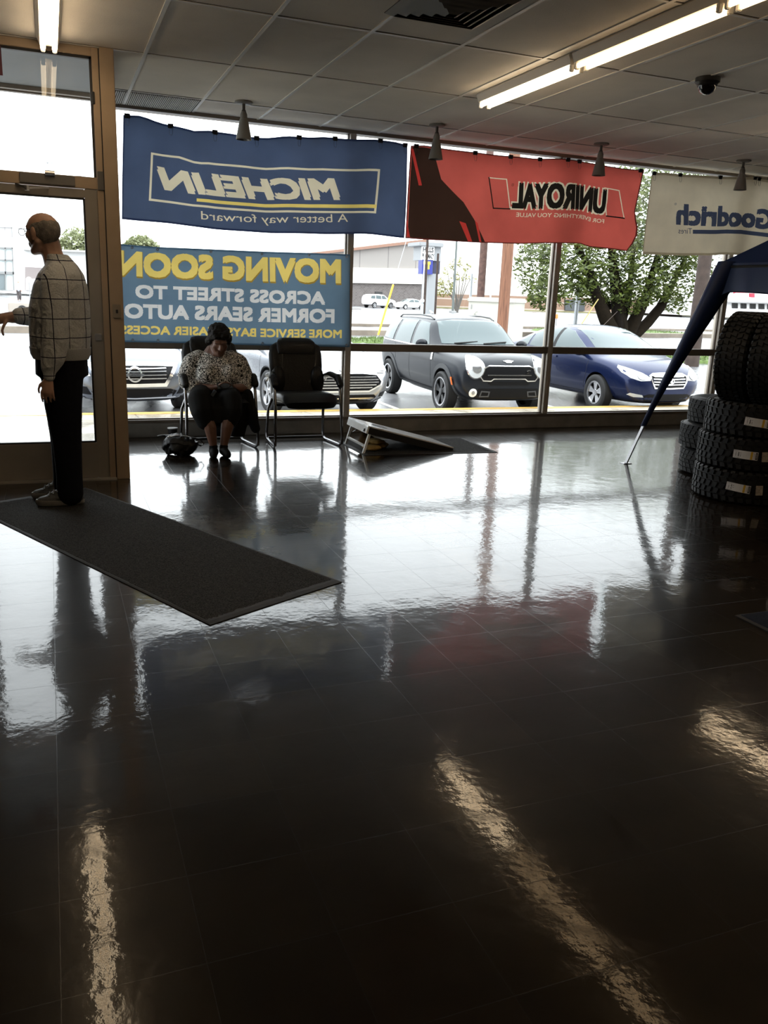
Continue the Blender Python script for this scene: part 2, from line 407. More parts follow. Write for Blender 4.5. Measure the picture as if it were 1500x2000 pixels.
# canopy soffit outside over the entrance recess
so = struct('trim_13', MB().box(XL, .5, 6.8, 8.56, 3.075, 3.2), mat('soffit_paint', (.17, .19, .22), .7, var=.1, vscale=2), smooth=0)
MB().box(XL, .5, 8.44, 8.50, 3.04, 3.075).box(XL, .5, 8.52, 8.58, 3.03, 3.2).build('fascia', FRAMED, so, bevel=.003)

# doorbell box on the column, poster edge on the transom
t = thing('wall_switch', 'small beige switch box on the brown entrance column', 'switch', (.458, DY-.035, 1.266))
MB().box(-.028, .028, -.014, 0, -.05, .05).build('cover_plate', mat('switch_beige', (.25, .21, .16), .5), t, bevel=.003)
MB().box(-.008, .008, -.022, -.012, -.014, .012).build('push_button', DARK, t, bevel=.002)
MB().box(-.36, -.205, DY+.018, DY+.024, 2.78, 2.98).build('poster', mat('maroon_print', (.09, .012, .03), .5), None)
tag(bpy.data.objects['poster'], 'maroon poster stuck to the transom glass at the left edge', 'poster')

# ---------------------------------------------------------------- ceiling fittings
TUBE = mat('lamp_tube_warm', (1, .9, .75), .4, emit=LAMP, ecol=(1, .77, .50)); TUBED = mat('lamp_tube_fading', (1, .85, .6), .4, emit=LAMP_DIM, ecol=(1, .70, .40))
HOUS = mat('fixture_enamel', (.55, .52, .47), .45)
def fluoro(x, y1, label, tubem, L=1.31):
    t = thing('fluorescent_light', label, 'light', (x, y1-L, ZC), 0, 'ceiling strip lights')
    MB().prism([(-.07, 0), (.07, 0), (.075, -.012), (.055, -.062), (-.055, -.062), (-.075, -.012)], lambda u, v, d: Vector((u, d, v)), 0, L-.004).build('housing', HOUS, t, smooth=30)
    for s in (-1, 1):
        MB().cyl((s*.036, .035, -.082), (s*.036, L-.035, -.082), .0165, n=14).build('tube', tubem, t)
        for yy in (.0, L-.03):
            MB().box(s*.036-.014, s*.036+.014, yy+.004, yy+.028, -.104, -.06).build('lamp_holder', WHITE, t, bevel=.004)
    return t
rows = [(.09, 6.52, 'left', 'over the entrance door'), (3.31, 6.49, 'middle', 'over the middle of the floor'), (6.45, 6.45, 'right', 'to the right of the security camera')]
for x, y, side, where in rows:
    for k in range(6):
        if side == 'middle':
            lab = ['bright warm strip light, nearest the windows in the middle row', 'dim yellowish strip light joined behind the bright one in the middle row'][k] if k < 2 else 'strip light of the middle row, %s behind the dim yellowish one' % ['first', 'second', 'third', 'fourth'][k-2]
        else: lab = 'strip light %s, %s from the windows in its row' % (where, ['first', 'second', 'third', 'fourth', 'fifth', 'sixth'][k])
        fluoro(x, y-1.34*k, lab, TUBED if (side == 'middle' and k in (1, 2)) or k == 4 else TUBE)

# square four-way air diffuser
t = thing('ceiling_vent', 'square four-way air diffuser in the grey ceiling', 'vent', (2.17, 4.72, ZC))
VM = mat('vent_enamel', (.14, .13, .12), .5)
b = MB(); b.box(-.29, .29, -.29, .29, -.004, .004); b.build('back_plate', DARK, t, smooth=0)
for i, (r, z) in enumerate(((.29, -.004), (.235, -.012), (.18, -.018), (.125, -.024), (.07, -.03))):
    b = MB(); ri = r-.042
    o4 = [(-r, -r), (r, -r), (r, r), (-r, r)]; i4 = [(-ri, -ri), (ri, -ri), (ri, ri), (-ri, ri)]
    vs = [Vector((x, y, z)) for x, y in o4]+[Vector((x, y, z-.022)) for x, y in i4]
    b.faces(vs, [(a, (a+1) % 4, 4+(a+1) % 4, 4+a) for a in range(4)]); b.build('louvre', VM, t, smooth=0, solid=.003)
# linear return grilles by the window
for k, (x0, x1) in enumerate(((.52, .708), (.732, 1.318))):
    t = thing('linear_grille', ['short ribbed ceiling grille beside the entrance column', 'long ribbed ceiling grille above the blue banner'][k], 'grille', (x0, 7.92, ZC), 0, 'ribbed grilles along the window')
    L = x1-x0; b = MB().box(0, L, 0, .54, -.002, .002); b.build('back_plate', mat('grille_shadow', (.10, .095, .085), .7), t, smooth=0)
    b = MB()
    for i in range(int(L/.0155)): b.box(.004+i*.0155, .0115+i*.0155, 0, .54, -.011, -.002)
    b.build('rib', mat('grille_rib', (.42, .40, .36), .5), t, smooth=0)
# dome camera
p = AZ(1383, 152, ZC)
t = thing('security_camera', 'black dome security camera under the ceiling', 'camera', (p.x, p.y, ZC))
MB().lathe([(.001, 0), (.085, 0), (.085, -.03), (.07, -.045), (.001, -.045)], 28).build('base', DARK, t)
MB().lathe([(.062, -.045), (.06, -.07), (.045, -.095), (.02, -.108), (.001, -.11)], 28).build('dome', mat('smoked_dome', (.01, .01, .012), .05, coat=1), t)
MB().lathe([(.066, -.04), (.069, -.052), (.062, -.056)], 28).build('trim_ring', BLKM, t)
# cone spotlights
SPM = mat('spot_grey', (.20, .19, .175), .5, .2)
for k, (px, py) in enumerate(((476, 200), (854, 245), (1175, 282), (1453, 315))):
    p = AZ(px, py-2, ZC)
    t = thing('spotlight', ['cone spotlight in front of the big blue banner', 'cone spotlight at the left end of the red banner', 'cone spotlight at the right end of the red banner', 'cone spotlight in front of the cream banner'][k], 'spotlight', (p.x, p.y, ZC), 0, 'cone spotlights along the window')
    MB().lathe([(.001, 0), (.075, 0), (.078, -.012), (.06, -.02), (.001, -.02)], 26).build('canopy_plate', SPM, t)
    MB().cyl((0, 0, -.018), (0, 0, -.075), .013).ell((0, 0, -.08), .02).build('stem', mat('spot_stem', (.08, .075, .07), .4, .5), t)
    MB().lathe([(.001, -.078), (.02, -.08), (.03, -.105), (.03, -.14), (.036, -.142), (.068, -.305), (.062, -.306), (.034, -.17), (.001, -.165)], 26).build('cone_shade', SPM, t)
    MB().ell((0, 0, -.255), (.04, .04, .045)).build('bulb', mat('bulb_glass', (.2, .19, .17), .15), t)

# ---------------------------------------------------------------- banners
from mathutils.geometry import delaunay_2d_cdt
def interp(tab, u):
    for (a, b), (c, d) in zip(tab, tab[1:]):
        if u <= c:
            s = (u-a)/(c-a) if c > a else 0; s = min(max(s, 0), 1); s = s*s*(3-2*s)*.5+s*.5; return b+(d-b)*s
    return tab[-1][1]
def cells(u0, u1, v0, v1, du, dv):
    nu, nv = max(1, round((u1-u0)/du)), max(1, round((v1-v0)/dv))
    vs = [(u0+(u1-u0)*i/nu, v0+(v1-v0)*j/nv) for i in range(nu+1) for j in range(nv+1)]
    return vs, [(i*(nv+1)+j, (i+1)*(nv+1)+j, (i+1)*(nv+1)+j+1, i*(nv+1)+j+1) for i in range(nu) for j in range(nv)]
def printed(name, layers, f, mats, parent, du=.025, dv=.1, L=1., solid=0):
    """a sheet over u,v in 0..1 whose print is part of the mesh: layers = [(polys, material slot)], later on top"""
    vs, fs = cells(0, 1, 0, 1, du, dv); V2 = [Vector(p) for p in vs]; F = [list(q) for q in fs]; E2 = set()
    for q in F: E2.update((min(i, j), max(i, j)) for i, j in zip(q, q[1:]+q[:1]))
    NBIN = 240; bins = [[] for _ in range(NBIN+1)]
    for (pv, pf), mi in layers:
        o = len(V2); V2 += [Vector((min(max(u, 0), 1), min(max(v, 0), 1))) for u, v in pv]
        for q in pf:
            g = [o+i for i in q]; E2.update((min(i, j), max(i, j)) for i, j in zip(g, g[1:]+g[:1]))
            T = [V2[i] for i in g]; us = [p.x for p in T]; ws = [p.y for p in T]
            rec = (min(us), max(us), min(ws), max(ws), T, mi)
            for k in range(int(rec[0]*NBIN), int(rec[1]*NBIN)+1): bins[k].append(rec)
    def slot(u, v):
        out = 0
        for a, c, d, e, T, mi in bins[int(min(max(u, 0), 1)*NBIN)]:
            if a <= u <= c and d <= v <= e:
                ins = False; j = len(T)-1
                for i in range(len(T)):
                    if (T[i].y > v) != (T[j].y > v) and u < (T[j].x-T[i].x)*(v-T[i].y)/(T[j].y-T[i].y)+T[i].x: ins = not ins
                    j = i
                if ins: out = mi
        return out
    r = delaunay_2d_cdt(V2, list(E2), [], 0, 1e-6)
    ov, of = r[0], r[2]
    b = MB(); bv = [b.bm.verts.new(f(v.x, v.y)) for v in ov]
    for q in of:
        c = sum((ov[i] for i in q), Vector((0, 0)))/len(q)
        try: ff = b.bm.faces.new([bv[i] for i in q])
        except ValueError: continue
        ff.material_index = slot(c.x, c.y)
    bmesh.ops.recalc_face_normals(b.bm, faces=b.bm.faces)
    return b.build(name, mats, parent, smooth=180)

CLIPB = mat('clip_black', (.010, .010, .014), .4); WIRE = mat('clip_wire', (.10, .10, .11), .3, .8)
def hang(name, label, topl, botl, Y, wave, layers_fn, mats, extra=None):
    T = [AY(*p, Y) for p in topl]; B = [AY(*p, Y) for p in botl]
    xa, xb = T[0].x, T[-1].x; ya, yb = B[0].x, B[-1].x
    tt = [((p.x-xa)/(xb-xa), p.z) for p in T]; bt = [((p.x-ya)/(yb-ya), p.z) for p in B]
    edge = extra or (lambda u, v: 0)
    def f(u, v):                       # v: 0 bottom, 1 top
        zt, zb = interp(tt, u), interp(bt, u)
        x = (xa+(xb-xa)*u)*v + (ya+(yb-ya)*u)*(1-v) + edge(u, v)
        return Vector((x-xa, wave(u, v), zb+(zt-zb)*v-2.4))
    def uv(px, py):
        p = AY(px, py, Y); u = (p.x-xa)/(xb-xa)
        zt, zb = interp(tt, u), interp(bt, u); v = (p.z-zb)/(zt-zb)
        u = (p.x-(xa*v+ya*(1-v)))/((xb-xa)*v+(yb-ya)*(1-v)); return (u, v)
    t = thing(name, label, 'banner', (xa, Y, 2.4))
    printed('cloth', layers_fn(uv), f, mats, t)
    return t, f, uv
def txt(uv, s, a, b, c, bold=0., shear=0.):
    """mirrored lettering: a = lower left px, b = lower right px, c = a px on the upper edge above a"""
    (u0, v0), (u1, v1), (u2, v2) = uv(*a), uv(*b), uv(*c)
    vs, fs = text_poly(s, 0, 1, 0, 1, 0, shear, True)
    h = v2-v0; k = bold*h*1.55; ku = k*.34; V, F = [], []      # heavier strokes: the union of shifted copies
    for du, dv in (((-1, -1), (1, -1), (1, 1), (-1, 1), (0, 0)) if bold > .01 else ((0, 0),)):
        o = len(V); V += [(u0+(u1-u0)*x+du*ku, v0+(v1-v0)*x+h*y*(1-.0)+dv*k) for x, y in vs]; F += [tuple(o+i for i in q) for q in fs]
    return V, F
def pp(uv, *pts): return poly(*[uv(*p) for p in pts])
def outline(uv, pts, wpx):                # closed outline, each side a quad, in px
    n = len(pts); c = Vector((sum(p[0] for p in pts)/n, sum(p[1] for p in pts)/n)); out = []
    vs, fs = border(pts, wpx); return [uv(*p) for p in vs], fs
def hemfn(w, h): return [(rect(0, 1, 0, h), 1), (rect(0, 1, 1-h, 1), 1), (rect(0, w, 0, 1), 1), (rect(1-w, 1, 0, 1), 1)]
ORD = ['first', 'second', 'third', 'fourth', 'fifth', 'sixth', 'seventh', 'eighth', 'ninth', 'tenth']
def clips(f, loc, us, what):
    for i, u in enumerate(us):
        p = f(u, 1)+loc
        t = thing('binder_clip', 'black binder clip on the top edge of the %s, %s from its left end' % (what, ORD[i]), 'clip', p, 0, 'binder clips holding the banners')
        MB().prism([(-.014, .012), (.014, .012), (.004, -.026), (-.004, -.026)], lambda u, v, d: Vector((d, u, v)), -.024, .024).build('clip_body', CLIPB, t, smooth=20)
        MB().tube([(-.010, -.012, -.02), (-.016, -.016, -.06), (-.008, -.018, -.085), (.008, -.018, -.085), (.016, -.016, -.06), (.010, -.012, -.02)], .0016, 5).build('wire_handle', WIRE, t)

BLUE = cloth('banner_blue', (.080, .115, .205), .32); BLUEH = cloth('banner_blue_hem', (.028, .05, .14), .16)
CREAMP = cloth('print_cream', (.86, .77, .56), .34); YELP = cloth('print_yellow', (.90, .70, .19), .38)
t1 = [(241, 224), (275, 226), (305, 236), (326, 242), (350, 248), (378, 257), (392, 256), (406, 255), (440, 259), (481, 265), (520, 269), (566, 267), (600, 269), (640, 268), (690, 272), (736, 273), (770, 277), (797, 283)]
b1 = [(238, 428), (330, 436), (420, 448), (520, 455), (620, 457), (720, 457), (790, 465)]
def lay1(uv):
    L = hemfn(.004, .02)
    L += [(outline(uv, [(291, 391), (734, 417), (741, 331), (640, 329), (480, 323), (392, 318), (350, 305), (295, 297)], -4.2), 2)]
    L += [(pp(uv, (383, 394), (383, 388), (735, 400), (734, 407)), 3)]
    L += [(txt(uv, 'MICHELIN', (309, 366), (663, 388), (309, 327), .052, .28), 2)]
    L += [(txt(uv, 'A better way forward', (391, 433), (681, 438), (391, 412), .006, .05), 2)]
    return L
w1 = lambda u, v: .035*sin(u*19)*(.35+.65*v)*(1-u*.6) + .02*sin(u*41+v*2)*(1-u) + .012*sin(v*5+u*9)
T1, f1, _ = hang('hanging_banner', 'long blue banner with mirrored cream lettering and yellow underline', t1, b1, 8.33, w1, lay1, [BLUE, BLUEH, CREAMP, YELP])
clips(f1, T1.location, (.012, .15, .295, .44, .585, .72, .89, .99), 'blue banner')

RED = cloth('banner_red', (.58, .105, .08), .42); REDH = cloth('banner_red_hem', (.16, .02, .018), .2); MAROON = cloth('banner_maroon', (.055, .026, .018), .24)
INK = cloth('print_black', (.016, .014, .012), .2); STR = cloth('print_bright_red', (.62, .05, .04), .34)
t2 = [(803, 284), (830, 284), (870, 290), (918, 297), (985, 304), (1043, 309), (1097, 310), (1124, 313), (1190, 325), (1250, 332), (1257, 332)]
b2 = [(793, 465), (850, 469), (930, 474), (1010, 476), (1080, 475), (1130, 476), (1150, 482), (1232, 490)]
def lay2(uv):
    L = hemfn(.005, .012)
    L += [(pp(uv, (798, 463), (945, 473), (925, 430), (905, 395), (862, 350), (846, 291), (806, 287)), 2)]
    L += [(pp(uv, (803, 290), (808, 290), (825, 362), (819, 362)), 6), (pp(uv, (793, 428), (797, 432), (803, 463), (797, 462)), 6), (pp(uv, (897, 432), (909, 436), (921, 472), (913, 471)), 6), (pp(uv, (926, 432), (931, 436), (938, 473), (934, 472)), 6)]
    for q, sides in (([(962, 408), (999, 409), (991, 349), (953, 346)], 0), ([(1183, 423), (1223, 427), (1212, 371), (1179, 366)], 1)):
        L += [(outline(uv, q, -2.0), 3)]
        d = [(q[0][0], q[0][1]), (q[1][0], q[1][1]), (q[1][0], q[1][1]-2.4), (q[0][0], q[0][1]-2.4)]
        L += [(pp(uv, *d), 4)]
        e = [(q[0][0], q[0][1]), (q[0][0]+2.4, q[0][1]), (q[3][0]+2.4, q[3][1]), (q[3][0], q[3][1])] if not sides else None
        if e: L += [(pp(uv, *e), 4)]
    L += [(txt(uv, 'UNIROYAL', (1003, 405), (1178, 416), (1003, 358), .072, .12), 3)]
    L += [(txt(uv, 'UNIROYAL', (1003, 405), (1178, 416), (1003, 358), .034, .12), 4)]
    L += [(txt(uv, 'FOR EVERYTHING YOU VALUE', (1009, 423), (1179, 436), (1009, 415), .012), 3)]
    L += [(txt(uv, '\u00ae', (999, 364), (1004, 364), (999, 358)), 4)]
    return L
w2 = lambda u, v: .022*sin(u*14+1)*(.4+.6*(1-v)) + .012*sin(u*33+v*3) + .05*max(0, u-.93)/.07*(1-v)
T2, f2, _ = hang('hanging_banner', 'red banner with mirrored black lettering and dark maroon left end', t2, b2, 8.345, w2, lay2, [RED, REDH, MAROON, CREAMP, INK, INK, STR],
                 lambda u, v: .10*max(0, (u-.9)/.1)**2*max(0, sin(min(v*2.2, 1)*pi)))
clips(f2, T2.location, (.02, .25, .40, .53, .645, .70, .985), 'red banner')

BEIGE = cloth('banner_cream', (.70, .61, .45), .24); BEIGEH = cloth('banner_cream_hem', (.5, .42, .28), .17); SLATE = cloth('print_slate_blue', (.06, .075, .125), .22)
t3 = [(1275, 337), (1300, 337), (1325, 340), (1365, 343), (1395, 345), (1440, 346), (1470, 346), (1500, 351), (1640, 368), (1700, 372)]
b3 = [(1257, 496), (1320, 499), (1380, 499), (1420, 497), (1500, 500), (1660, 510)]
def lay3(uv):
    L = hemfn(.004, .03)
    L += [(txt(uv, 'BFGoodrich', (1320, 437), (1553, 452), (1320, 399), .04, .12), 2)]
    L += [(pp(uv, (1352, 457), (1448, 457), (1500, 463), (1560, 470), (1560, 462), (1500, 455), (1448, 449), (1352, 449)), 2)]
    L += [(txt(uv, 'Tires', (1323, 456), (1349, 457), (1323, 445), .0, .15), 2), (txt(uv, '\u00ae', (1316, 401), (1321, 401), (1316, 396)), 2)]
    return L
w3 = lambda u, v: .02*sin(u*11+2) + .03*math.exp(-((u-.385)/.018)**2) + .008*sin(u*31+v*4)
T3, f3, uv3 = hang('hanging_banner', 'cream banner with mirrored slate blue lettering beside the red banner', t3, b3, 8.345, w3, lay3, [BEIGE, BEIGEH, SLATE])
clips(f3, T3.location, (.008, .115, .28, .44, .46, .62, .78, .93), 'cream banner')
b = MB(); b.grid(2, 6, lambda u, v: f3(0, v)+Vector((-.055*(1-u)*(1-v)-.006*(1-u), .004+.01*u, 0)))
b.build('clear_plastic_edge', MATS['clear_plastic_film'], T3, smooth=180)

# the window banner
SKYB = cloth('banner_steel_blue', (.155, .25, .35), .33); SKYH = cloth('banner_steel_blue_hem', (.09, .18, .29), .2); WHT = cloth('print_white', (.85, .85, .85), .34)
YDK = cloth('print_ochre', (.5, .33, .06), .26)
t4 = [(228, 476), (300, 482), (460, 489), (683, 497)]; b4 = [(230, 668), (400, 671), (560, 676), (683, 678)]
def lay4(uv):
    L = hemfn(.003, .018)
    R = [('MOVING SOON', 3.0, (234, 538), (664, 554), (233, 492), 4, .05), ('MOVING SOON', 0, (233, 535), (663, 551), (233, 491), 3, .048),
         ('ACROSS STREET TO', 0, (266, 581), (634, 594), (266, 557), 2, .045), ('FORMER SEARS AUTO', 0, (245, 620), (652, 630), (245, 594), 2, .045), ('MORE SERVICE BAYS \u2022 EASIER ACCESS', 0, (236, 652), (667, 660), (236, 636), 3, .035)]
    for s, _, a, b_, c, mi, bo in R: L.append((txt(uv, s, a, b_, c, bo), mi))
    return L
w4 = lambda u, v: .012*sin(u*9+v*2) + .006*sin(u*23+v*5)
T4, f4, _ = hang('window_banner', 'steel blue banner with mirrored yellow and white lettering tied on the window', t4, b4, 8.435, w4, lay4, [SKYB, SKYH, WHT, YELP, YDK])
for u, v in [(u, v) for v in (.975, .025) for u in (.06, .16, .38, .60, .81, .985)]:
    p = f4(u, v); b = MB(); R = Matrix.Translation(p+Vector((0, -.002, 0))) @ frame((0, 1, 0)).to_4x4()
    b.lathe([(.006, -.003), (.012, -.003), (.013, .001), (.006, .003)], 14, R); b.build('grommet', STEEL, T4)

# ---------------------------------------------------------------- mats
q = NB('mat_carpet'); oc, xyz = q.obj()
n = q.noise(oc, 160, 3, .4); q.l(q.mix(q.rng(n, .35, .7, 0, 1), (.008, .008, .008), (.062, .061, .059)), q.b.inputs['Base Color'])
q.b.inputs['Roughness'].default_value = .95; q.b.inputs['Specular IOR Level'].default_value = .15; q.l(q.bump(n, .9, .01), q.b.inputs['Normal'])
def floor_mat(name, label, pts, m, edge=.025, th=.009):
    c = sum((Vector((x, y, 0)) for x, y in pts), Vector())/4
    t = thing(name, label, 'mat', c)
    P = [Vector((x, y, 0))-c for x, y in pts]; inn = [p*(1-edge/p.length*1.3) for p in P]
    b = MB(); vs = P+[p+Vector((0, 0, th*.45)) for p in P]+[p+Vector((0, 0, th*.8)) for p in inn]
    b.faces(vs, [(3, 2, 1, 0)]+[(i, (i+1) % 4, 4+(i+1) % 4, 4+i) for i in range(4)]+[(4+i, 4+(i+1) % 4, 8+(i+1) % 4, 8+i) for i in range(4)]+[(8, 9, 10, 11)])
    b.build('rubber_border', RUB, t, smooth=0)
    b = MB(); n = 60
    b.grid(n, n, lambda u, v: (inn[0]*(1-u)+inn[1]*u)*(1-v)+(inn[3]*(1-u)+inn[2]*u)*v+Vector((0, 0, th+.002*noise.noise(Vector((u*90, v*90, len(label))))-(.004 if min(u, v, 1-u, 1-v) <= 0 else 0))))
    b.build('carpet_pile', m, t); return t
d = Vector((-.43, .903)); r = Vector((1.338, 3.905)); n0 = Vector((.586, 3.51)); L = 2.72
floor_mat('door_mat', 'long charcoal carpet mat running from the entrance door across the floor', [tuple(n0), tuple(r), tuple(r+d*L), tuple(n0+d*L)], MATS['mat_carpet'])
floor_mat('floor_mat', 'small dark carpet mat under the slanted game board', [(2.655, 7.195), (4.02, 7.12), (4.05, 7.95), (2.645, 7.975)], MATS['mat_carpet'])
floor_mat('navy_mat', 'navy blue mat on the dark floor at the right edge', [(3.04, 2.25), (3.95, 2.25), (3.95, 2.93), (3.04, 2.93)], mat('navy_pile', (.003, .005, .016), .9, spec=.15, var=.3, vscale=60, bump=.5, bscale=200), .012, .016)

# ---------------------------------------------------------------- waiting chairs
LEA = mat('black_leather', (.0045, .0045, .005), .45, spec=.3, coat=.05, bump=.25, bscale=60); TUBEM = mat('gunmetal_tube', (.20, .20, .21), .22, .95)
def pad(b, pts, w, th, n=8):              # upholstered slab along a profile of (y, z, width factor)
    rings = []
    for i, (y, z, k) in enumerate(pts):
        a = Vector(pts[max(i-1, 0)][:2]); c = Vector(pts[min(i+1, len(pts)-1)][:2]); tt = (c-a).normalized(); nn = Vector((-tt.y, tt.x))
        e = th*(.55 if i in (0, len(pts)-1) else 1); ring = []
        for s in range(24):
            an = 2*pi*s/24; ca, sa = cos(an), sin(an)
            x = math.copysign(abs(ca)**.45, ca)*w/2*k; o = math.copysign(abs(sa)**.7, sa)*e/2
            ring.append(Vector((x, y+nn.x*o, z+nn.y*o)))
        rings.append(ring)
    return b.loft(rings)
def chair(label, loc, rz):
    t = thing('waiting_chair', label, 'chair', loc, rz)
    b = MB(); pad(b, [(-.275, .405, .86), (-.29, .43, .95), (-.25, .465, 1), (-.1, .47, 1), (.1, .455, 1), (.2, .445, .97), (.235, .44, .9)], .54, .125); b.build('seat', LEA, t, smooth=60)
    b = MB(); pad(b, [(.17, .44, .84), (.205, .50, .92), (.225, .62, .97), (.25, .74, 1.0), (.275, .85, 1.0), (.29, .93, .93), (.298, .965, .72)], .54, .11); b.build('backrest', LEA, t, smooth=60)
    b = MB(); pad(b, [(.225, .86, .7), (.24, .92, .74), (.262, .962, .72), (.29, .978, .66), (.33, .96, .6)], .54, .07); b.build('head_roll', LEA, t, smooth=60)
    for s in (-1, 1): MB().ell((s*.2, .185, .60), (.075, .06, .15), 14).build('side_bolster', LEA, t)
    for s in (-1, 1):
        x = s*.295; xf = s*.325
        b = MB(); b.tube([(x, .25, .60), (x, .13, .665), (x, -.03, .665), (xf, -.15, .60), (xf, -.20, .40), (xf+s*.01, -.235, .10), (xf+s*.01, -.23, .035), (xf+s*.005, -.18, .014), (x, .17, .014), (x, .235, .03), (x, .25, .09), (x-s*.01, .225, .33), (x-s*.045, .20, .43)], .0145, 10)
        b.build('sled_frame', TUBEM, t)
        b = MB(); b.cap((x, .20, .655), (x, .05, .682), .03, .034, 10, (1.1, 1, .75)).cap((x, .05, .682), (xf, -.10, .66), .034, .038, 10, (1.1, 1, .75)).cap((xf, -.10, .66), (xf, -.175, .60), .038, .034, 10)
        b.build('armrest', LEA, t)
    MB().tube([(-.295, .235, .028), (.295, .235, .028)], .0135, 10).build('floor_bar', BLKM, t)
    MB().tube([(-.30, -.10, .40), (.30, -.10, .40)], .012, 8).build('seat_bar', BLKM, t)
    return t
chair('empty black leather waiting chair between the seated woman and the game board', (2.25, 7.895, 0), radians(1))
chair('black leather waiting chair the woman is sitting on', (1.42, 7.93, 0), radians(3))

# ---------------------------------------------------------------- slanted game board with bean bags
BW = mat('board_white', (.80, .80, .79), .3, coat=1, var=.04); BS = mat('board_side_black', (.015, .015, .016), .45)
t = thing('game_board', 'white slanted bean bag toss board on folding legs', 'game', (2.71, 7.27, 0))
dz = .035; L = .93; sl = atan2(.225, .88); R = Matrix.Translation((0, 0, .268)) @ Matrix.Rotation(sl, 4, 'Y')
M4 = R
MB().box(0, L, -.0, .57, -.012, 0, M4).build('top_panel', BW, t, bevel=.002)
b = MB(); b.box(0, .018, 0, .57, -.075, -.012, M4); b.build('front_rail', WHITE, t, bevel=.003)
for nm, y in (('side_rail', 0), ('side_rail', .552)): MB().box(.018, L, y, y+.018, -.075, -.012, M4).build(nm, BS, t, bevel=.002)
MB().box(L-.018, L, .018, .552, -.075, -.012, M4).build('end_rail', BS, t)
for y in (.02, .535):
    MB().bar((.03, y, .215), (-.035, y, 0), .03, .022).build('leg', WHITE, t, bevel=.003)
MB().bar((-.015, .03, .07), (-.015, .53, .07), .028, .018).build('leg_brace', WHITE, t, bevel=.003)
MB().bar((.02, .49, .13), (.16, .49, .20), .012, .006).build('folding_stay', BLKM, t)
MB().box(-.012, .0, .05, .075, -.065, -.035, M4).build('latch', BLKM, t, bevel=.002)
b = MB(); b.lathe([(.078, .0), (.086, .003), (.078, .004)], 28, M4 @ Matrix.Translation((.23, .285, 0))); b.build('hole_ring', DARK, t)
t['label'] = 'white slanted bean bag toss board on folding legs by the window'
OCH = mat('bag_ochre', (.36, .24, .075), .85, var=.15, vscale=40, bump=.3, bscale=120)
for i, (x, y, z, rz, tl) in enumerate(((2.80, 7.40, .043, .2, .0), (2.93, 7.52, .043, .9, 0), (2.86, 7.46, .090, .6, .06), (2.80, 7.55, .085, -.3, .8))):
    b = MB()
    def ff(u, v, s):
        a, c = (u-.5)*2, (v-.5)*2; hgt = .026*(max(0, 1-a**4)*max(0, 1-c**4))**.6
        return Vector((a*.075, c*.075, s*hgt+.004*noise.noise(Vector((a*3, c*3, i+s)))))
    b.grid(12, 12, lambda u, v: ff(u, v, 1)).grid(12, 12, lambda u, v: ff(u, v, -1)); bmesh.ops.remove_doubles(b.bm, verts=b.bm.verts, dist=.002)
    o = b.build('bean_bag', OCH if i < 3 else mat('bag_brown', (.12, .075, .035), .85, bump=.3, bscale=120), None, smooth=70)
    o.location = (x, y, z-.006); o.rotation_euler = (tl, tl*.5, rz)
    tag(o, ['ochre bean bag lying at the front of the pile under the board', 'ochre bean bag at the right of the pile under the board', 'ochre bean bag lying on top of the two flat ones', 'brown bean bag leaning at the back of the pile'][i], 'bean bag', 'bean bags under the board')

# ---------------------------------------------------------------- bag and cup beside the woman
NYL = mat('black_nylon', (.008, .008, .009), .45, spec=.3, bump=.6, bscale=34)
t = thing('handbag', 'black crinkled nylon handbag on the floor beside the woman', 'bag', (1.015, 7.53, 0))
def hb(u, v):
    th = 2*pi*u; ph = pi*v
    x = .155*math.copysign(abs(cos(th))**.75, cos(th))*sin(ph)**.55; y = .11*math.copysign(abs(sin(th))**.8, sin(th))*sin(ph)**.55
    z = .095-.092*cos(ph)
    k = 1-.16*max(0, (z-.09)/.1)
    cr = .020*noise.noise(Vector((x*20, y*20, z*26)))+.012*(.5-abs(noise.noise(Vector((x*42+z*20, y*42, z*18)))))+.005*noise.noise(Vector((x*90, y*90, z*70)))
    sag = -.03*max(0, z-.11)/.07*(1 if x > .02 else .2)
    return Vector((x*k+cr, y*k+cr, max(.002, z+cr*1.2+sag)))
b = MB().grid(56, 28, hb); bmesh.ops.remove_doubles(b.bm, verts=b.bm.verts, dist=.001); b.build('pouch', NYL, t)
MB().tube([(.10, -.03, .16), (.17, -.05, .145), (.205, -.04, .10), (.19, 0, .075), (.14, .02, .09)], .009, 8, flat=.6).build('handle', LEA, t)
MB().tube([(-.05, .05, .17), (-.13, .13, .16), (-.17, .18, .145), (-.10, .21, .135), (-.02, .12, .16)], .007, 8, flat=.6).build('handle', LEA, t)
MB().tube([(-.11, -.02, .165), (-.03, -.03, .182), (.06, -.03, .17), (.11, -.02, .15)], .004, 6).build('zip', STEEL, t)
MB().box(.02, .05, -.088, -.08, .125, .133).build('metal_tag', STEEL, t)
p = AY(338, 852, 8.36)
t = thing('coffee_cup', 'dark paper cup with pale lid on the floor behind the handbag', 'cup', (p.x, 8.38, 0))
MB().lathe([(.001, .0), (.036, 0), (.047, .105), (.001, .105)], 24).build('cup_body', DARK, t)
MB().lathe([(.001, .112), (.04, .112), (.05, .11), (.052, .10), (.047, .098)], 24).build('lid', mat('lid_grey', (.35, .35, .35), .4), t)

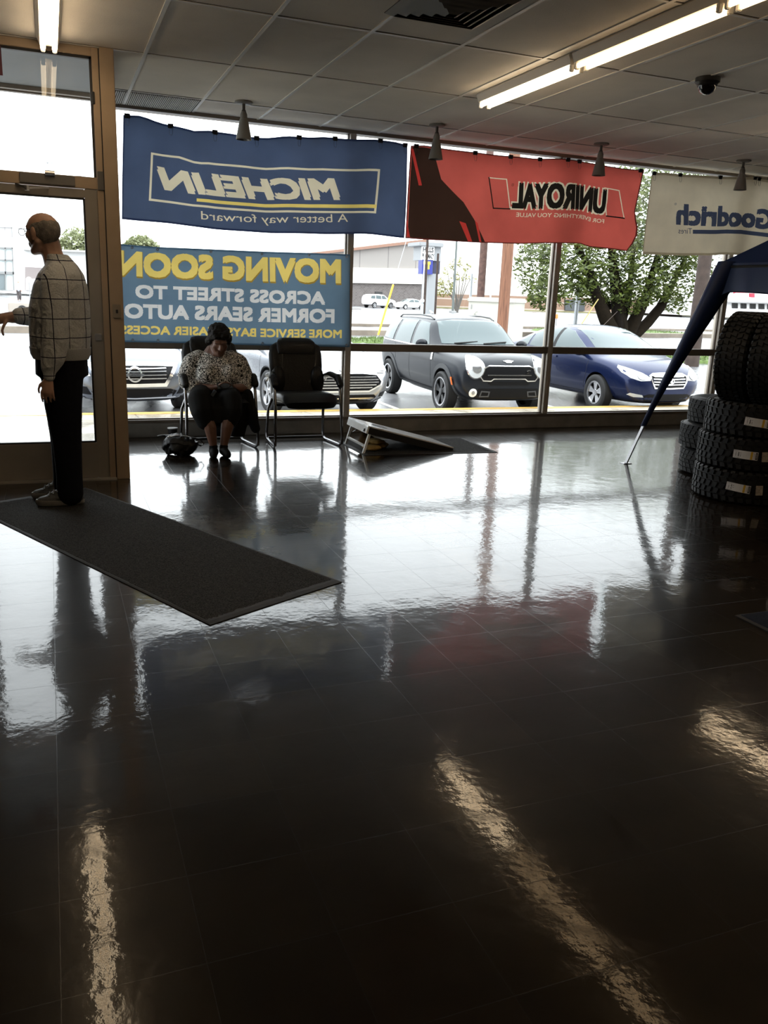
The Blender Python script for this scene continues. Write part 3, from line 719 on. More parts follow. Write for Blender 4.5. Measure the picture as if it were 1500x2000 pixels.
# ---------------------------------------------------------------- tyres
def tyre_mesh(b, R, W, rim, knob=True, n=44):
    h = W/2
    prof = [(rim, -h*.62), (rim+.012, -h*.80), (R-.085, -h*1.0), (R-.045, -h*.98), (R-.022, -h*.86), (R-.013, -h*.6), (R-.012, 0), (R-.013, h*.6), (R-.022, h*.86), (R-.045, h*.98), (R-.085, h*1.0), (rim+.012, h*.80), (rim, h*.62), (rim-.004, h*.45), (rim-.004, -h*.45), (rim, -h*.62)]
    b.lathe(prof, 72)
    def block(a0, a1, z0, z1, sk, top, r0=None):
        vs = []
        for r, e in (((r0 or R-.016), 0), (top, .0016)):
            for a, z in ((a0+e/R, z0+e), (a1-e/R, z0+e), (a1-e/R, z1-e), (a0+e/R, z1-e)):
                aa = a+sk*z; vs.append(Vector((r*cos(aa), r*sin(aa), z)))
        b.faces(vs, [(4, 5, 6, 7), (0, 1, 5, 4), (1, 2, 6, 5), (2, 3, 7, 6), (3, 0, 4, 7)])
    st = 2*pi/n
    if knob:
        for i in range(n):
            a = i*st
            for s in (-1, 1):
                z0, z1 = sorted((s*h*.60, s*h*.90)); block(a, a+st*.66, z0, z1, s*.6, R-.001)
                z0, z1 = sorted((s*h*.86, s*h*1.0))           # shoulder lug wrapping down the side
                vs = []
                for aa in (a+.02, a+st*.66):
                    for r, z in ((R-.004, s*h*.86), (R-.018, s*h*1.0), (R-.055, s*h*1.03), (R-.06, s*h*.97), (R-.03, s*h*.86)): vs.append(Vector((r*cos(aa), r*sin(aa), z)))
                b.faces(vs, [(0, 1, 6, 5), (1, 2, 7, 6), (2, 3, 8, 7), (0, 4, 3, 2, 1), (5, 6, 7, 8, 9)])
                z0, z1 = sorted((s*h*.22, s*h*.54)); block(a+st*.45, a+st*1.12, z0, z1, -s*.8, R-.001)
            block(a, a+st*.62, -h*.17, h*.17, .9, R-.001)
    else:
        for z0, z1 in ((-.86, -.54), (-.47, -.18), (-.12, .12), (.18, .47), (.54, .86)):
            for i in range(n): block(i*st, i*st+st*.86, z0*h, z1*h, 1.4 if z0 > 0 else -1.4, R-.001)
    return b
TYR = mat('tyre_tread', (.007, .007, .0075), .6, spec=.3, var=.15, vscale=12, bump=.08, bscale=150)
LBW = mat('sticker_white', (.62, .63, .66), .4, var=.06, vscale=20); LBY = mat('sticker_yellow', (.55, .34, .03), .45); LBK = mat('sticker_black', (.015, .015, .015), .5); LBB = mat('sticker_beige', (.36, .33, .29), .6, var=.2, vscale=60)
def sticker(t, R, a0, z0, L, H, tilt, kind):
    def f(u, v): 
        x, y = (u-.5)*L, (v-.5)*H; xr, yr = x*cos(tilt)-y*sin(tilt), x*sin(tilt)+y*cos(tilt)
        a = a0+xr/R; rr = R+.0035
        return Vector((rr*cos(a), rr*sin(a), z0+yr))
    if kind == 'price':
        lay = [(rect(.70, .79, .02, .98), 1), (rect(.90, .985, .08, .92), 2)]
        rr = random.Random(int(z0*1000))
        for u0, w in ((.10, .02), (.20, .045), (.29, .02)): lay += [(rect(u0, u0+w, y, y+.1), 2) for y in (.25, .38, .5, .64) if rr.random() < .9]
        lay += [(rect(u, u+.012, .86, .92), 2) for u in (.04, .07, .09, .12, .15, .17, .2)] + [(rect(u, u+.012, .06, .11), 2) for u in (.04, .06, .09, .11, .15, .18, .2, .23, .25)]
        lay += [(rect(.845, .86, y, y+.06), 2) for y in (.2, .3, .4, .52, .62, .72)] + [(rect(.925, .955, y, y+.04), 0) for y in (.2, .28, .36, .44, .52, .6, .68, .76)]
        printed('price_sticker', lay, f, [LBW, LBY, LBK], t, .05, .5)
    else:
        rr = random.Random(int(z0*777)+3); lay = [(rect(u, u+rr.uniform(.05, .2), v, v+.05), 1) for u in (.12, .4, .66) for v in (.15, .3, .45, .6, .75) if rr.random() < .7]
        printed('size_sticker', lay, f, [LBB, mat('sticker_ink', (.12, .11, .10), .6)], t, .1, .25)
W1, R1 = .247, .40
kb = tyre_mesh(MB(), R1, W1, .21, True, 40)
proto = kb.build('tyre_body', TYR, None, smooth=35)
def tyre(label, loc, rot, me, grp):
    t = thing('tyre', label, 'tyre', loc, 0, grp); t.rotation_euler = rot
    o = bpy.data.objects.new('tread_ring', me); COL.objects.link(o); o.parent = t; return t
ca = atan2(-5.05, -5.14)
for k, (dx, dy) in enumerate(((-.01, .0), (.0, .01), (.02, -.005))):
    lv = ['bottom', 'middle', 'top'][k]
    t = tyre('black off-road tyre with white price sticker, %s of the near three-tyre stack' % lv, (5.14+dx, 5.05+dy, W1*1.035*(k+.5)+.004), (0, 0, .2*k), proto.data, 'off-road tyres in the near stack')
    aw = ca-.2*k
    sticker(t, R1, aw+[-.105, -.06, -.005][k], [.005, .003, -.003][k], .175, .062, -.08 if k != 1 else -.03, 'price')
    sticker(t, R1, aw+[.27, .29, .37][k], .0, .05, .075, .08, 'size')
me_k = proto.data; bpy.data.objects.remove(proto)
kb = tyre_mesh(MB(), .365, .225, .20, False, 38); proto = kb.build('tyre_body', TYR, None, smooth=35); me_r = proto.data; bpy.data.objects.remove(proto)
for k, (dx, dy) in enumerate(((0, 0), (-.015, .02), (.03, .0))):
    tyre('black road tyre, %s of the far three-tyre stack behind' % ['bottom', 'middle', 'top'][k], (5.63+dx, 5.86+dy, .225*1.01*(k+.5)+.002), (0, 0, .3*k), me_r, 'road tyres in the far stack')
kb = tyre_mesh(MB(), .355, .235, .22, True, 42); proto = kb.build('tyre_body', TYR, None, smooth=35); me_s = proto.data; bpy.data.objects.remove(proto)
zt = W1*1.035*3+.006+.318
tyre('black off-road tyre standing upright on top of the near stack, in front', (5.15, 4.92, zt), (radians(90), 0, radians(27)), me_s, 'tyres standing upright on the stack')
tyre('black tyre standing upright behind the front one on the near stack', (5.065, 5.165, zt-.004), (radians(90), 0, radians(26)), me_s, 'tyres standing upright on the stack')

# ---------------------------------------------------------------- navy canopy tent
NAVY = cloth('canopy_navy', (.010, .022, .075), .10, .4)
t = thing('canopy_tent', 'navy blue canopy tent with slanted steel legs by the tyres', 'canopy', (6.76, 4.95, 0))
c = Vector((6.76, 4.95, 0)); hx = 1.2; zt0, zt1, zb = 1.84, 2.86, 1.60
def roof(a, bb):                          # four-sided cloth with a sagging hip
    def f(u, v):
        p = a*(1-u)+bb*u; k = 1-v; sag = -.05*sin(pi*v)*(1-.4*abs(2*u-1))
        return Vector((p.x*k, p.y*k, zt0+(zt1-zt0)*(v**1.02)+sag))
    return f
cor = [Vector((-hx, hx, 0)), Vector((hx, hx, 0)), Vector((hx, -hx, 0)), Vector((-hx, -hx, 0))]
b = MB()
for i in range(4): b.grid(16, 12, roof(cor[i], cor[(i+1) % 4]))
bmesh.ops.remove_doubles(b.bm, verts=b.bm.verts, dist=.002); b.build('roof_cloth', NAVY, t, smooth=60)
foot = [Vector((-1.76, 1.45, 0)), Vector((1.76, 1.45, 0)), Vector((1.76, -1.55, 0)), Vector((-1.76, -1.55, 0))]
for i in range(4):
    a, d2 = cor[i], cor[(i+1) % 4]
    def fv(u, v):
        p = a*(1-u)+d2*u; drop = .25+.0*u; ends = max(0, 1-u*10)**2+max(0, 1-(1-u)*10)**2
        out = p.normalized()*(.03*v+.012*sin(u*40)*v)
        return Vector((p.x+out.x, p.y+out.y, zt0-(drop+.16*ends)*v+.012*sin(u*9)*v))
    b = MB(); b.grid(60, 6, fv); b.build('valance', NAVY, t, smooth=60)
    top = a*1.0+Vector((0, 0, zt0-.02)); ft = foot[i]
    mid = ft.lerp(top, .30)
    b = MB(); b.tube([ft, ft.lerp(top, .5)], .0165, 4).tube([ft.lerp(top, .28), top], .021, 4); b.build('leg', STEEL, t, smooth=20)
    MB().box(ft.x-.045, ft.x+.045, ft.y-.03, ft.y+.03, 0, .006).build('foot_plate', STEEL, t)
    sl = []
    for k in range(12):                   # cloth sleeve hanging round the leg, widening to the corner
        s = .20+.82*k/11; w2 = .030+.125*max(0, (k-1)/10)**1.25; q0 = ft.lerp(top, s); inw = Vector((-a.x, -a.y, 0)).normalized()
        q0 = q0+inw*(w2-.03)*.97
        ring = [q0+Vector((w2*cos(an)*1.0, w2*.7*sin(an), .0))+Vector((.006*noise.noise(Vector((k*1.3, an*2, i))), .006*noise.noise(Vector((an*2, k*1.3, i))), 0)) for an in [2*pi*m/14 for m in range(14)]]
        sl.append(ring)
    MB().loft(sl, cap=False).build('leg_sleeve', NAVY, t, smooth=80)
    MB().tube([a+Vector((0, 0, zt0-.03)), d2+Vector((0, 0, zt0-.03))], .013, 6).build('truss_bar', BLKM, t)

# ---------------------------------------------------------------- standing man by the door
SKIN = mat('skin_light', (.40, .235, .165), .5, var=.1, vscale=25); SKIND = mat('skin_dark', (.115, .052, .032), .45, var=.12, vscale=25)
ox, oy = .05, 5.95
t = thing('person', 'standing person in a pale windowpane check sweater and dark trousers reaching for the door', 'person', (ox, oy, .013))
def P(x, y, z): return Vector((x-ox, y, z-.009))
def ch(b, pts, n=10, sc=None): return b.chain([(x-ox, y, z-.009, r) for x, y, z, r in pts], n, sc)
fd = Vector((-.78, .626, 0)); ld = Vector((-.626, -.78, 0))
hc = Vector((-.012, .0, 1.765))
def hd(f, l, u): p = hc+fd*f+ld*l; return (p.x, p.y, p.z+u)
def finger(b, base, dirs, lens, r):
    p = Vector(base); pts = [(*p, r)]
    for d, l in zip(dirs, lens):
        p = p+Vector(d).normalized()*l; r *= .9; pts.append((*p, r))
    b.chain(pts, 8)
b = MB()
R = Matrix((fd, ld, Vector((0, 0, 1)))).transposed()
b.ell(P(*hd(.0, 0, .008)), (.112, .080, .098), 20, R)
b.ell(P(*hd(.045, 0, -.03)), (.062, .066, .085), 16, R)                       # face
b.cap(P(*hd(.075, 0, -.125)), P(*hd(.03, 0, -.09)), .026, .055)               # chin and jaw
for s in (-1, 1):
    b.cap(P(*hd(.0, s*.055, -.07)), P(*hd(.06, s*.022, -.125)), .022, .022)
    b.cap(P(*hd(.082, s*.028, -.05)), P(*hd(.07, s*.05, -.03)), .016, .022)     # cheek
    b.cap(P(*hd(.092, s*.015, .022)), P(*hd(.078, s*.05, .018)), .012, .012)    # brow
    b.ell(P(*hd(.010, s*.083, -.018)), (.021, .011, .036), 12, R)                # ear
    b.cap(P(*hd(.012, s*.086, -.03)), P(*hd(.016, s*.082, -.058)), .011, .008)
b.cap(P(*hd(.094, 0, .005)), P(*hd(.118, 0, -.038)), .010, .016); 
for s in (-1, 1): b.ell(P(*hd(.105, s*.012, -.042)), .010, 10)
b.cap(P(*hd(.094, -.02, -.082)), P(*hd(.094, .02, -.082)), .009, .009); b.cap(P(*hd(.092, -.015, -.094)), P(*hd(.092, .015, -.094)), .009, .009)
ch(b, [(.062, .0, 1.53, .075), (.035, .01, 1.62, .064), (.018, .012, 1.70, .066)])
ch(b, [(.07, 0, 1.50, .10), (.07, 0, 1.05, .11)])                              # trunk under the sweater
ch(b, [(.045, -.17, 1.49, .055), (.028, -.255, 1.12, .045), (-.028, -.25, .90, .030), (-.032, -.25, .865, .026)])
ch(b, [(.07, .19, 1.47, .055), (.0, .26, 1.235, .045), (-.14, .245, 1.228, .050), (-.245, .24, 1.216, .038)])
ch(b, [(.04, -.09, .95, .09), (.045, -.10, .5, .06), (.05, -.10, .09, .04)]); ch(b, [(.05, .09, .95, .09), (.035, .10, .5, .06), (.03, .11, .09, .04)])
ch(b, [(.05, -.1, .98, .1), (.05, .1, .98, .1)])
ch(b, [(.05, -.10, .10, .038), (.045, -.1, .05, .035), (-.08, -.1, .04, .028)]); ch(b, [(.03, .11, .10, .038), (.02, .11, .05, .035), (-.11, .12, .04, .028)])
# left hand hanging, back of the hand to the camera
q0 = P(-.034, -.25, .865)
b.chain([(*q0, .025), (*(P(-.040, -.252, .82)), .033), (*(P(-.042, -.252, .785)), .034)], 10, (1.15, .62, 1))
for i, (dx, ln) in enumerate(((-.036, .9), (-.014, 1.0), (.009, .95), (.029, .78))):
    finger(b, P(-.042+dx, -.252-.003*i, .785), ((.05*(i-1), .10, -1), (.1, .45, -.9), (.12, .85, -.6)), (.040*ln, .027*ln, .021*ln), .0092)
finger(b, P(-.060, -.245, .845), ((-.75, .10, -.6), (-.35, .25, -.95), (.1, .3, -1)), (.032, .032, .025), .0105)
# right hand stretched towards the door, fingers curled down
q0 = P(-.235, .24, 1.225)
b.chain([(*q0, .038), (*(P(-.29, .24, 1.21)), .042), (*(P(-.325, .24, 1.20)), .040)], 10, (1, 1.1, .85))
for i, (dy, ln) in enumerate(((.034, .9), (.012, 1.0), (-.011, .95), (-.032, .8))):
    finger(b, P(-.325, .24+dy, 1.215), ((-1, .02, -.12), (-.75, 0, -.7), (-.1, 0, -1)), (.042*ln, .028*ln, .022*ln), .0095)
finger(b, P(-.270, .205, 1.195), ((-.5, -.35, -.8), (-.35, -.05, -.95), (.2, .05, -1)), (.038, .036, .028), .0125)
b.remesh('body', SKIN, t, .0052, 3)
# sweater: lofted trunk, sleeves, ribbed ends
def ring(cx, cy, z, rx, ry, n=32, e=.85):
    return [Vector((cx-ox+math.copysign(abs(cos(a))**e, cos(a))*rx, cy+math.copysign(abs(sin(a))**e, sin(a))*ry, z-.009)) for a in [2*pi*k/n for k in range(n)]]
b = MB()
b.loft([ring(.050, 0, .985, .165, .185), ring(.048, 0, 1.0, .180, .20), ring(.05, 0, 1.05, .186, .212), ring(.055, 0, 1.15, .19, .220), ring(.060, 0, 1.30, .186, .224), ring(.072, 0, 1.43, .166, .222), ring(.080, 0, 1.505, .138, .205), ring(.086, 0, 1.56, .098, .15), ring(.072, 0, 1.60, .076, .094), ring(.060, 0, 1.625, .068, .078)])
ch(b, [(.05, -.155, 1.505, .070), (.038, -.185, 1.44, .088), (.030, -.215, 1.30, .085), (.020, -.228, 1.12, .083), (.002, -.235, 1.0, .076), (-.024, -.243, .935, .054), (-.027, -.248, .915, .040)], 14)
ch(b, [(-.027, -.248, .915, .040), (-.029, -.249, .876, .037)], 14); ch(b, [(.0, -.17, 1.36, .06), (-.022, -.165, 1.2, .07), (-.03, -.165, 1.06, .065)], 14)
ch(b, [(.07, .17, 1.49, .078), (.05, .23, 1.36, .078), (.01, .265, 1.225, .076), (-.11, .245, 1.225, .066), (-.165, .243, 1.225, .060), (-.188, .242, 1.225, .058)], 14)
q = NB('check_sweater'); oc, xyz = q.obj()
wz = q.math('ADD', xyz[2], q.math('MULTIPLY', q.noise(oc, 3), .02)); wx = q.math('ADD', q.math('ADD', xyz[0], q.math('MULTIPLY', xyz[1], .35)), q.math('MULTIPLY', q.noise(oc, 4), .02))
ck = q.math('MAXIMUM', q.line(wz, .118, .055, .0028), q.line(wx, .125, .115, .0028))
rib = q.math('MULTIPLY', q.math('LESS_THAN', xyz[2], .0), 1.0)
base = q.mix(q.rng(q.noise(oc, 140, 3), .3, .7, 0, 1), (.37, .38, .385), (.54, .555, .56))
q.l(q.mix(ck, base, (.02, .02, .035)), q.b.inputs['Base Color']); q.b.inputs['Roughness'].default_value = .9; q.b.inputs['Specular IOR Level'].default_value = .1
fold = q.noise(oc, 9, 3, 1.2); q.l(q.bump(q.math('ADD', q.math('MULTIPLY', fold, .9), q.math('MULTIPLY', q.noise(oc, 200, 2), .05)), .8, .03), q.b.inputs['Normal'])
b.remesh('sweater', q.m, t, .008, 5)
b = MB().loft([ring(.050, 0, .97, .172, .19), ring(.050, 0, 1.0, .186, .205), ring(.050, 0, 1.045, .19, .215)], cap=False); b.build('rib_hem', mat('rib_knit', (.44, .45, .455), .9, bump=.6, bscale=220), t, solid=.006)
TRO = mat('navy_trousers', (.005, .0055, .009), .85, spec=.15, var=.2, vscale=30, bump=.25, bscale=18)
b = MB(); b.loft([ring(.052, 0, .86, .165, .185), ring(.052, 0, 1.0, .160, .178)])
ch(b, [(.050, -.08, .93, .128), (.046, -.095, .70, .112), (.056, -.10, .44, .088), (.058, -.10, .20, .080), (.056, -.10, .075, .082)], 14, (1.08, .95, 1))
ch(b, [(.052, .08, .93, .128), (.036, .095, .70, .108), (.040, .105, .44, .088), (.036, .11, .20, .080), (.034, .11, .075, .080)], 14, (1.05, .95, 1))
b.remesh('trousers', TRO, t, .009, 4)
MB().loft([ring(.052, 0, .978, .166, .184), ring(.052, 0, 1.008, .164, .182)], cap=False).build('belt', LEA, t, solid=.004)
SHU = mat('shoe_grey_mesh', (.085, .09, .095), .7, var=.45, vscale=22, bump=.4, bscale=90); SOLE = mat('shoe_sole', (.17, .165, .155), .6, var=.3, vscale=14); LACE = mat('shoe_lace', (.22, .24, .26), .7)
for nm, cy, x0 in (('near', -.10, 0), ('far', .115, -.03)):
    b = MB(); ch(b, [(.105+x0, cy, .058, .040), (.10+x0, cy, .10, .038)]); ch(b, [(.105+x0, cy, .055, .042), (.0+x0, cy, .055, .044), (-.085+x0, cy, .046, .040), (-.122+x0, cy, .040, .034)], 10, (1, 1, .8)); ch(b, [(.07+x0, cy, .10, .040), (.0+x0, cy, .088, .034), (-.06+x0, cy, .065, .03)])
    sh = b.remesh('shoe', SHU, t, .006, 3)
    rs = []
    for z, k in ((0, .94), (.006, 1), (.026, 1), (.032, .96)):
        rs.append([P(x0+.148*k if False else x0-.008+.155*k*cos(a), cy+(.047-.006*cos(a))*k*sin(a), z+.009+(.010 if z > 0 else 0)*max(0, -cos(a))) for a in [2*pi*m/28 for m in range(28)]])
    MB().loft(rs).build('sole', SOLE, sh)
    b = MB()
    for j in range(4): b.tube([P(-.075+.026*j+x0, cy-.032, .078+.011*j), P(-.07+.026*j+x0, cy, .098+.012*j), P(-.075+.026*j+x0, cy+.032, .078+.011*j)], .0045, 6)
    b.build('laces', LACE, sh)
# grey fringe of hair round the back, glasses
def hair(u, v):
    az = pi*(.40+1.20*u)               # from one temple round the back to the other
    top = .056+.014*noise.noise(Vector((u*9, 3, 0)))-.03*max(0, abs(u-.5)-.3)/.2; lo = -.085 if .25 < u < .75 else -.085+.075*(abs(u-.5)-.25)/.25
    z = lo+(top-lo)*v
    k = sqrt(max(.05, 1-((z-.008)/.108)**2)); neck = .012*max(0, -z-.03)/.05
    th = 1+.05*(1-v)**.5*min(1, v*6); f, l = cos(az)*(.1125*k*th-neck), sin(az)*(.0815*k*th-neck*.3)
    tex = .003*noise.noise(Vector((u*30, v*4, 1)))
    return P(*hd(f*(1+tex), l*(1+tex), z))
b = MB().grid(48, 14, hair); b.build('hair', mat('hair_grey', (.17, .15, .13), .8, var=.5, vscale=30, bump=.6, bscale=90), t, solid=.002, smooth=80)
b = MB()
for s in (-1, 1):
    b.tube([P(*hd(.005, s*.084, -.003)), P(*hd(.06, s*.078, .002)), P(*hd(.134, s*.070, .002))], .0022, 6)
    cx = [hd(.136-.012*abs(cos(a))*.3, s*(.036+.030*cos(a)), -.014+.021*sin(a)) for a in [2*pi*k/18 for k in range(18)]]
    b.tube([P(*c0) for c0 in cx], .0020, 6, closed=True)
b.tube([P(*hd(.136, -.008, -.008)), P(*hd(.138, 0, -.004)), P(*hd(.136, .008, -.008))], .002, 6)
b.build('glasses', mat('glasses_frame', (.04, .035, .035), .3, .6), t)

# ---------------------------------------------------------------- seated woman with a phone
ox, oy = 1.40, 7.9
w = thing('person', 'seated person in a black and white patterned top looking down at a phone', 'person', (ox, oy, 0))
def P(x, y, z): return Vector((x-ox, y-oy, z))
def ch(b, pts, n=10, sc=None): return b.chain([(x-ox, y-oy, z, r) for x, y, z, r in pts], n, sc)
hx0, hy0, hz0 = 1.425, 7.80, 1.005
b = MB()
tl = radians(28)                           # head bowed
HR = Matrix.Rotation(tl, 3, 'X')
def hd(x, f, u):                           # f: forward towards the camera
    v = HR @ Vector((x, -f, u)); return Vector((hx0+v.x-ox, hy0+v.y-oy, hz0+v.z))
b.ell(hd(0, -.012, .02), (.080, .098, .098), 20, HR); b.ell(hd(0, .045, -.03), (.066, .055, .085), 16, HR)
b.cap(hd(0, .07, -.115), hd(0, .02, -.08), .028, .055)
for s in (-1, 1):
    b.cap(hd(s*.045, .06, -.035), hd(s*.035, .07, -.06), .026, .024); b.cap(hd(s*.015, .096, .022), hd(s*.05, .084, .018), .011, .011)
    b.ell(hd(s*.013, .105, -.042), .012, 10); b.cap(hd(s*.055, .0, -.07), hd(s*.02, .062, -.115), .024, .024); b.ell(hd(s*.080, -.005, -.02), (.009, .018, .028), 10, HR)
b.cap(hd(0, .094, .005), hd(0, .116, -.036), .011, .018); b.cap(hd(-.022, .095, -.078), hd(.022, .095, -.078), .010, .010); b.cap(hd(-.016, .092, -.091), hd(.016, .092, -.091), .011, .011)
ch(b, [(1.425, 7.90, .85, .075), (1.425, 7.85, .93, .062), (1.425, 7.83, .98, .06)])
ch(b, [(1.41, 7.93, .84, .12), (1.41, 7.93, .55, .15)])
HL, HRt = (1.385, 7.60, .605), (1.455, 7.61, .60)
ch(b, [(1.22, 7.92, .80, .075), (1.145, 7.86, .62, .062), (1.20, 7.73, .565, .050), (1.335, 7.635, .585, .030), (1.352, 7.625, .590, .028)])
ch(b, [(1.60, 7.92, .80, .075), (1.69, 7.86, .62, .062), (1.64, 7.74, .565, .050), (1.53, 7.65, .585, .030), (1.512, 7.64, .588, .028)])
ch(b, [(1.31, 7.92, .50, .115), (1.205, 7.52, .475, .085), (1.210, 7.47, .42, .068), (1.27, 7.42, .25, .056), (1.292, 7.41, .10, .036)])
ch(b, [(1.50, 7.92, .50, .115), (1.47, 7.52, .475, .085), (1.465, 7.47, .42, .068), (1.415, 7.42, .25, .056), (1.385, 7.41, .10, .036)])
ch(b, [(1.31, 7.92, .50, .12), (1.50, 7.92, .50, .12)])
for x, x2 in ((1.292, 1.275), (1.385, 1.392)): ch(b, [(x, 7.41, .10, .036), (x, 7.41, .055, .034), (x2, 7.29, .035, .026)])
for s, wx in ((1, 1.352), (-1, 1.512)):        # both hands hold the phone, five fingers each
    w0 = P(wx, 7.628, .592); pc = w0+Vector((s*.035, -.022, .012))
    b.chain([(*w0, .027), (*(w0+Vector((s*.018, -.012, .008))), .031), (*pc, .032)], 10, (1, 1, .72))
    for i in range(4):
        finger(b, pc+Vector((s*.012, -.022+.016*i*.9, -.012+.004*i)), ((s*.8, -.25+.1*i, -.35), (s*.9, -.1, .25), (s*.5, .05, .8)), (.034-.003*abs(i-1), .024, .018), .0088)
    finger(b, pc+Vector((-s*.008, -.03, .012)), ((s*.5, -.55, .45), (s*.85, -.25, .3), (s*1, .1, -.1)), (.034, .030, .022), .0108)
b.remesh('body', SKIND, w, .0058, 3)
# top
def ring(cx, cy, z, rx, ry, n=32, e=.85):
    return [Vector((cx-ox+math.copysign(abs(cos(a))**e, cos(a))*rx, cy-oy+math.copysign(abs(sin(a))**e, sin(a))*ry, z)) for a in [2*pi*k/n for k in range(n)]]
b = MB()
b.loft([ring(1.41, 7.91, .50, .215, .17), ring(1.41, 7.90, .58, .23, .20), ring(1.41, 7.90, .68, .218, .195), ring(1.41, 7.91, .77, .205, .165), ring(1.41, 7.93, .84, .18, .12), ring(1.42, 7.93, .882, .12, .092), ring(1.425, 7.92, .905, .080, .078)])
for s in (-1, 1):
    b.ell((1.41+s*.10-ox, 7.77-oy, .69), (.105, .09, .095))
    cx = 1.41
    ch(b, [(cx+s*.15, 7.93, .825, .078), (cx+s*.215, 7.92, .775, .094), (cx+s*.255, 7.90, .69, .088), (cx+s*.27, 7.86, .615, .082), (cx+s*.245, 7.80, .585, .070), (cx+s*.225, 7.755, .575, .064)], 14)
q = NB('printed_top'); oc, xyz = q.obj()
n = q.noise(oc, 62, 1.2, .9, .4); lines = q.math('LESS_THAN', q.math('ABSOLUTE', q.math('SUBTRACT', n, .5)), .052)
q.l(q.mix(lines, (.016, .016, .016), (.74, .72, .67)), q.b.inputs['Base Color']); q.b.inputs['Roughness'].default_value = .85; q.b.inputs['Specular IOR Level'].default_value = .15
q.l(q.bump(q.noise(oc, 12, 3, .6), .5, .02), q.b.inputs['Normal'])
b.remesh('top', q.m, w, .0085, 4)
# skirt over lap and knees
SK = mat('black_skirt', (.0045, .0045, .005), .8, spec=.15, bump=.3, bscale=10)
b = MB()
ch(b, [(1.31, 7.94, .51, .135), (1.195, 7.52, .485, .108), (1.20, 7.46, .40, .098), (1.235, 7.46, .315, .088)], 14); ch(b, [(1.50, 7.94, .51, .135), (1.475, 7.52, .485, .102), (1.475, 7.46, .40, .092), (1.445, 7.46, .325, .085)], 14)
b.hull([P(x, y, z) for x, y, z in ((1.20, 7.50, .50), (1.49, 7.50, .50), (1.19, 7.43, .44), (1.50, 7.43, .44), (1.22, 7.42, .30), (1.47, 7.42, .30), (1.22, 7.56, .30), (1.47, 7.56, .30), (1.28, 7.9, .60), (1.53, 7.9, .60), (1.28, 7.9, .42), (1.53, 7.9, .42))])
b.remesh('skirt', SK, w, .010, 5)
SH = mat('black_shoe', (.003, .003, .003), .7, spec=.1)
for x, x2 in ((1.292, 1.272), (1.385, 1.394)):
    b = MB(); ch(b, [(x, 7.43, .042, .040), (x, 7.38, .045, .042), (x2, 7.30, .034, .036), (x2, 7.265, .03, .028)], 12, (1.02, 1, .95)); ch(b, [(x, 7.43, .05, .038), (x, 7.41, .085, .040)], 12)
    b.remesh('shoe', SH, w, .006, 3)
# hair: short, full at the sides
b = MB()
b.ell(hd(0, -.035, .045), (.102, .105, .092), 20, HR)
for s in (-1, 1): b.cap(hd(s*.075, .015, .03), hd(s*.088, -.03, -.035), .036, .034); b.cap(hd(s*.05, .05, .085), hd(s*.085, .02, .02), .036, .030)
b.cap(hd(-.045, .068, .078), hd(.05, .068, .08), .034, .036); b.cap(hd(0, -.06, .0), hd(0, -.07, -.06), .07, .055)
bm_ = b
H_ = b.remesh('hair', mat('hair_black', (.006, .005, .0045), .6, spec=.2, bump=1, bscale=60), w, .007, 2)
for v in H_.data.vertices:
    v.co += v.normal*(.010*noise.noise(v.co*38)+.005*noise.noise(v.co*90))
MB().tube([P(1.517+.032*cos(a)*.45, 7.645+.0+.034*cos(a)*.55, .588+.034*sin(a)) for a in [2*pi*k/16 for k in range(16)]], .006, 8, closed=True).build('bracelet', BLKM, w)
ph = thing('phone', 'black mobile phone held in the hands of the seated woman', 'phone', (1.432, 7.575, .608)); ph.rotation_euler = (radians(38), 0, radians(4))
MB().box(-.072, .072, -.037, .037, -.005, .004).build('phone_case', DARK, ph, bevel=.004)
MB().box(-.066, .066, -.033, .033, .004, .0046).build('screen', mat('phone_screen', (.02, .025, .03), .08, coat=1), ph)
k = thing('key_fob', 'small dark key pouch hanging below the hands of the seated woman', 'key fob', (1.335, 7.52, .575)); k.rotation_euler = (0, radians(35), 0)
b = MB(); b.hull([Vector((x, y, z)) for x in (-.014, .014) for y in (-.02, .008) for z in (-.06, .0)]); b.build('fob', mat('slate_leather', (.05, .06, .075), .4), k, bevel=.004)
# jacket hung over the right arm of her chair
JK = mat('black_jacket', (.005, .005, .0055), .8, spec=.15, bump=.5, bscale=24)
j = thing('jacket', 'black jacket draped over the side of the occupied chair beside the skirt', 'jacket', (1.63, 7.75, 0))
b = MB()
b.hull([Vector((x, y, z)) for x, y, z in ((-.05, -.12, .52), (.06, -.12, .50), (-.03, .16, .52), (.07, .16, .52), (-.12, -.10, .13), (.0, -.08, .12), (-.11, .02, .12), (.0, .05, .14), (.05, -.08, .34))])
b.chain([(.03, -.08, .52, .05), (.06, -.10, .36, .055), (.085, -.10, .24, .05), (.10, -.10, .20, .045)], 12); b.chain([(-.10, -.05, .18, .05), (-.22, -.02, .17, .05), (-.30, 0, .18, .05)], 12)
b.hull([Vector((x, y, z)) for x, y, z in ((-.30, -.02, .34), (-.05, -.02, .40), (-.30, .03, .34), (-.05, .05, .40), (-.28, -.02, .13), (-.05, -.02, .12), (-.28, .03, .13), (-.05, .05, .12))])
b.remesh('jacket_body', JK, j, .010, 4)

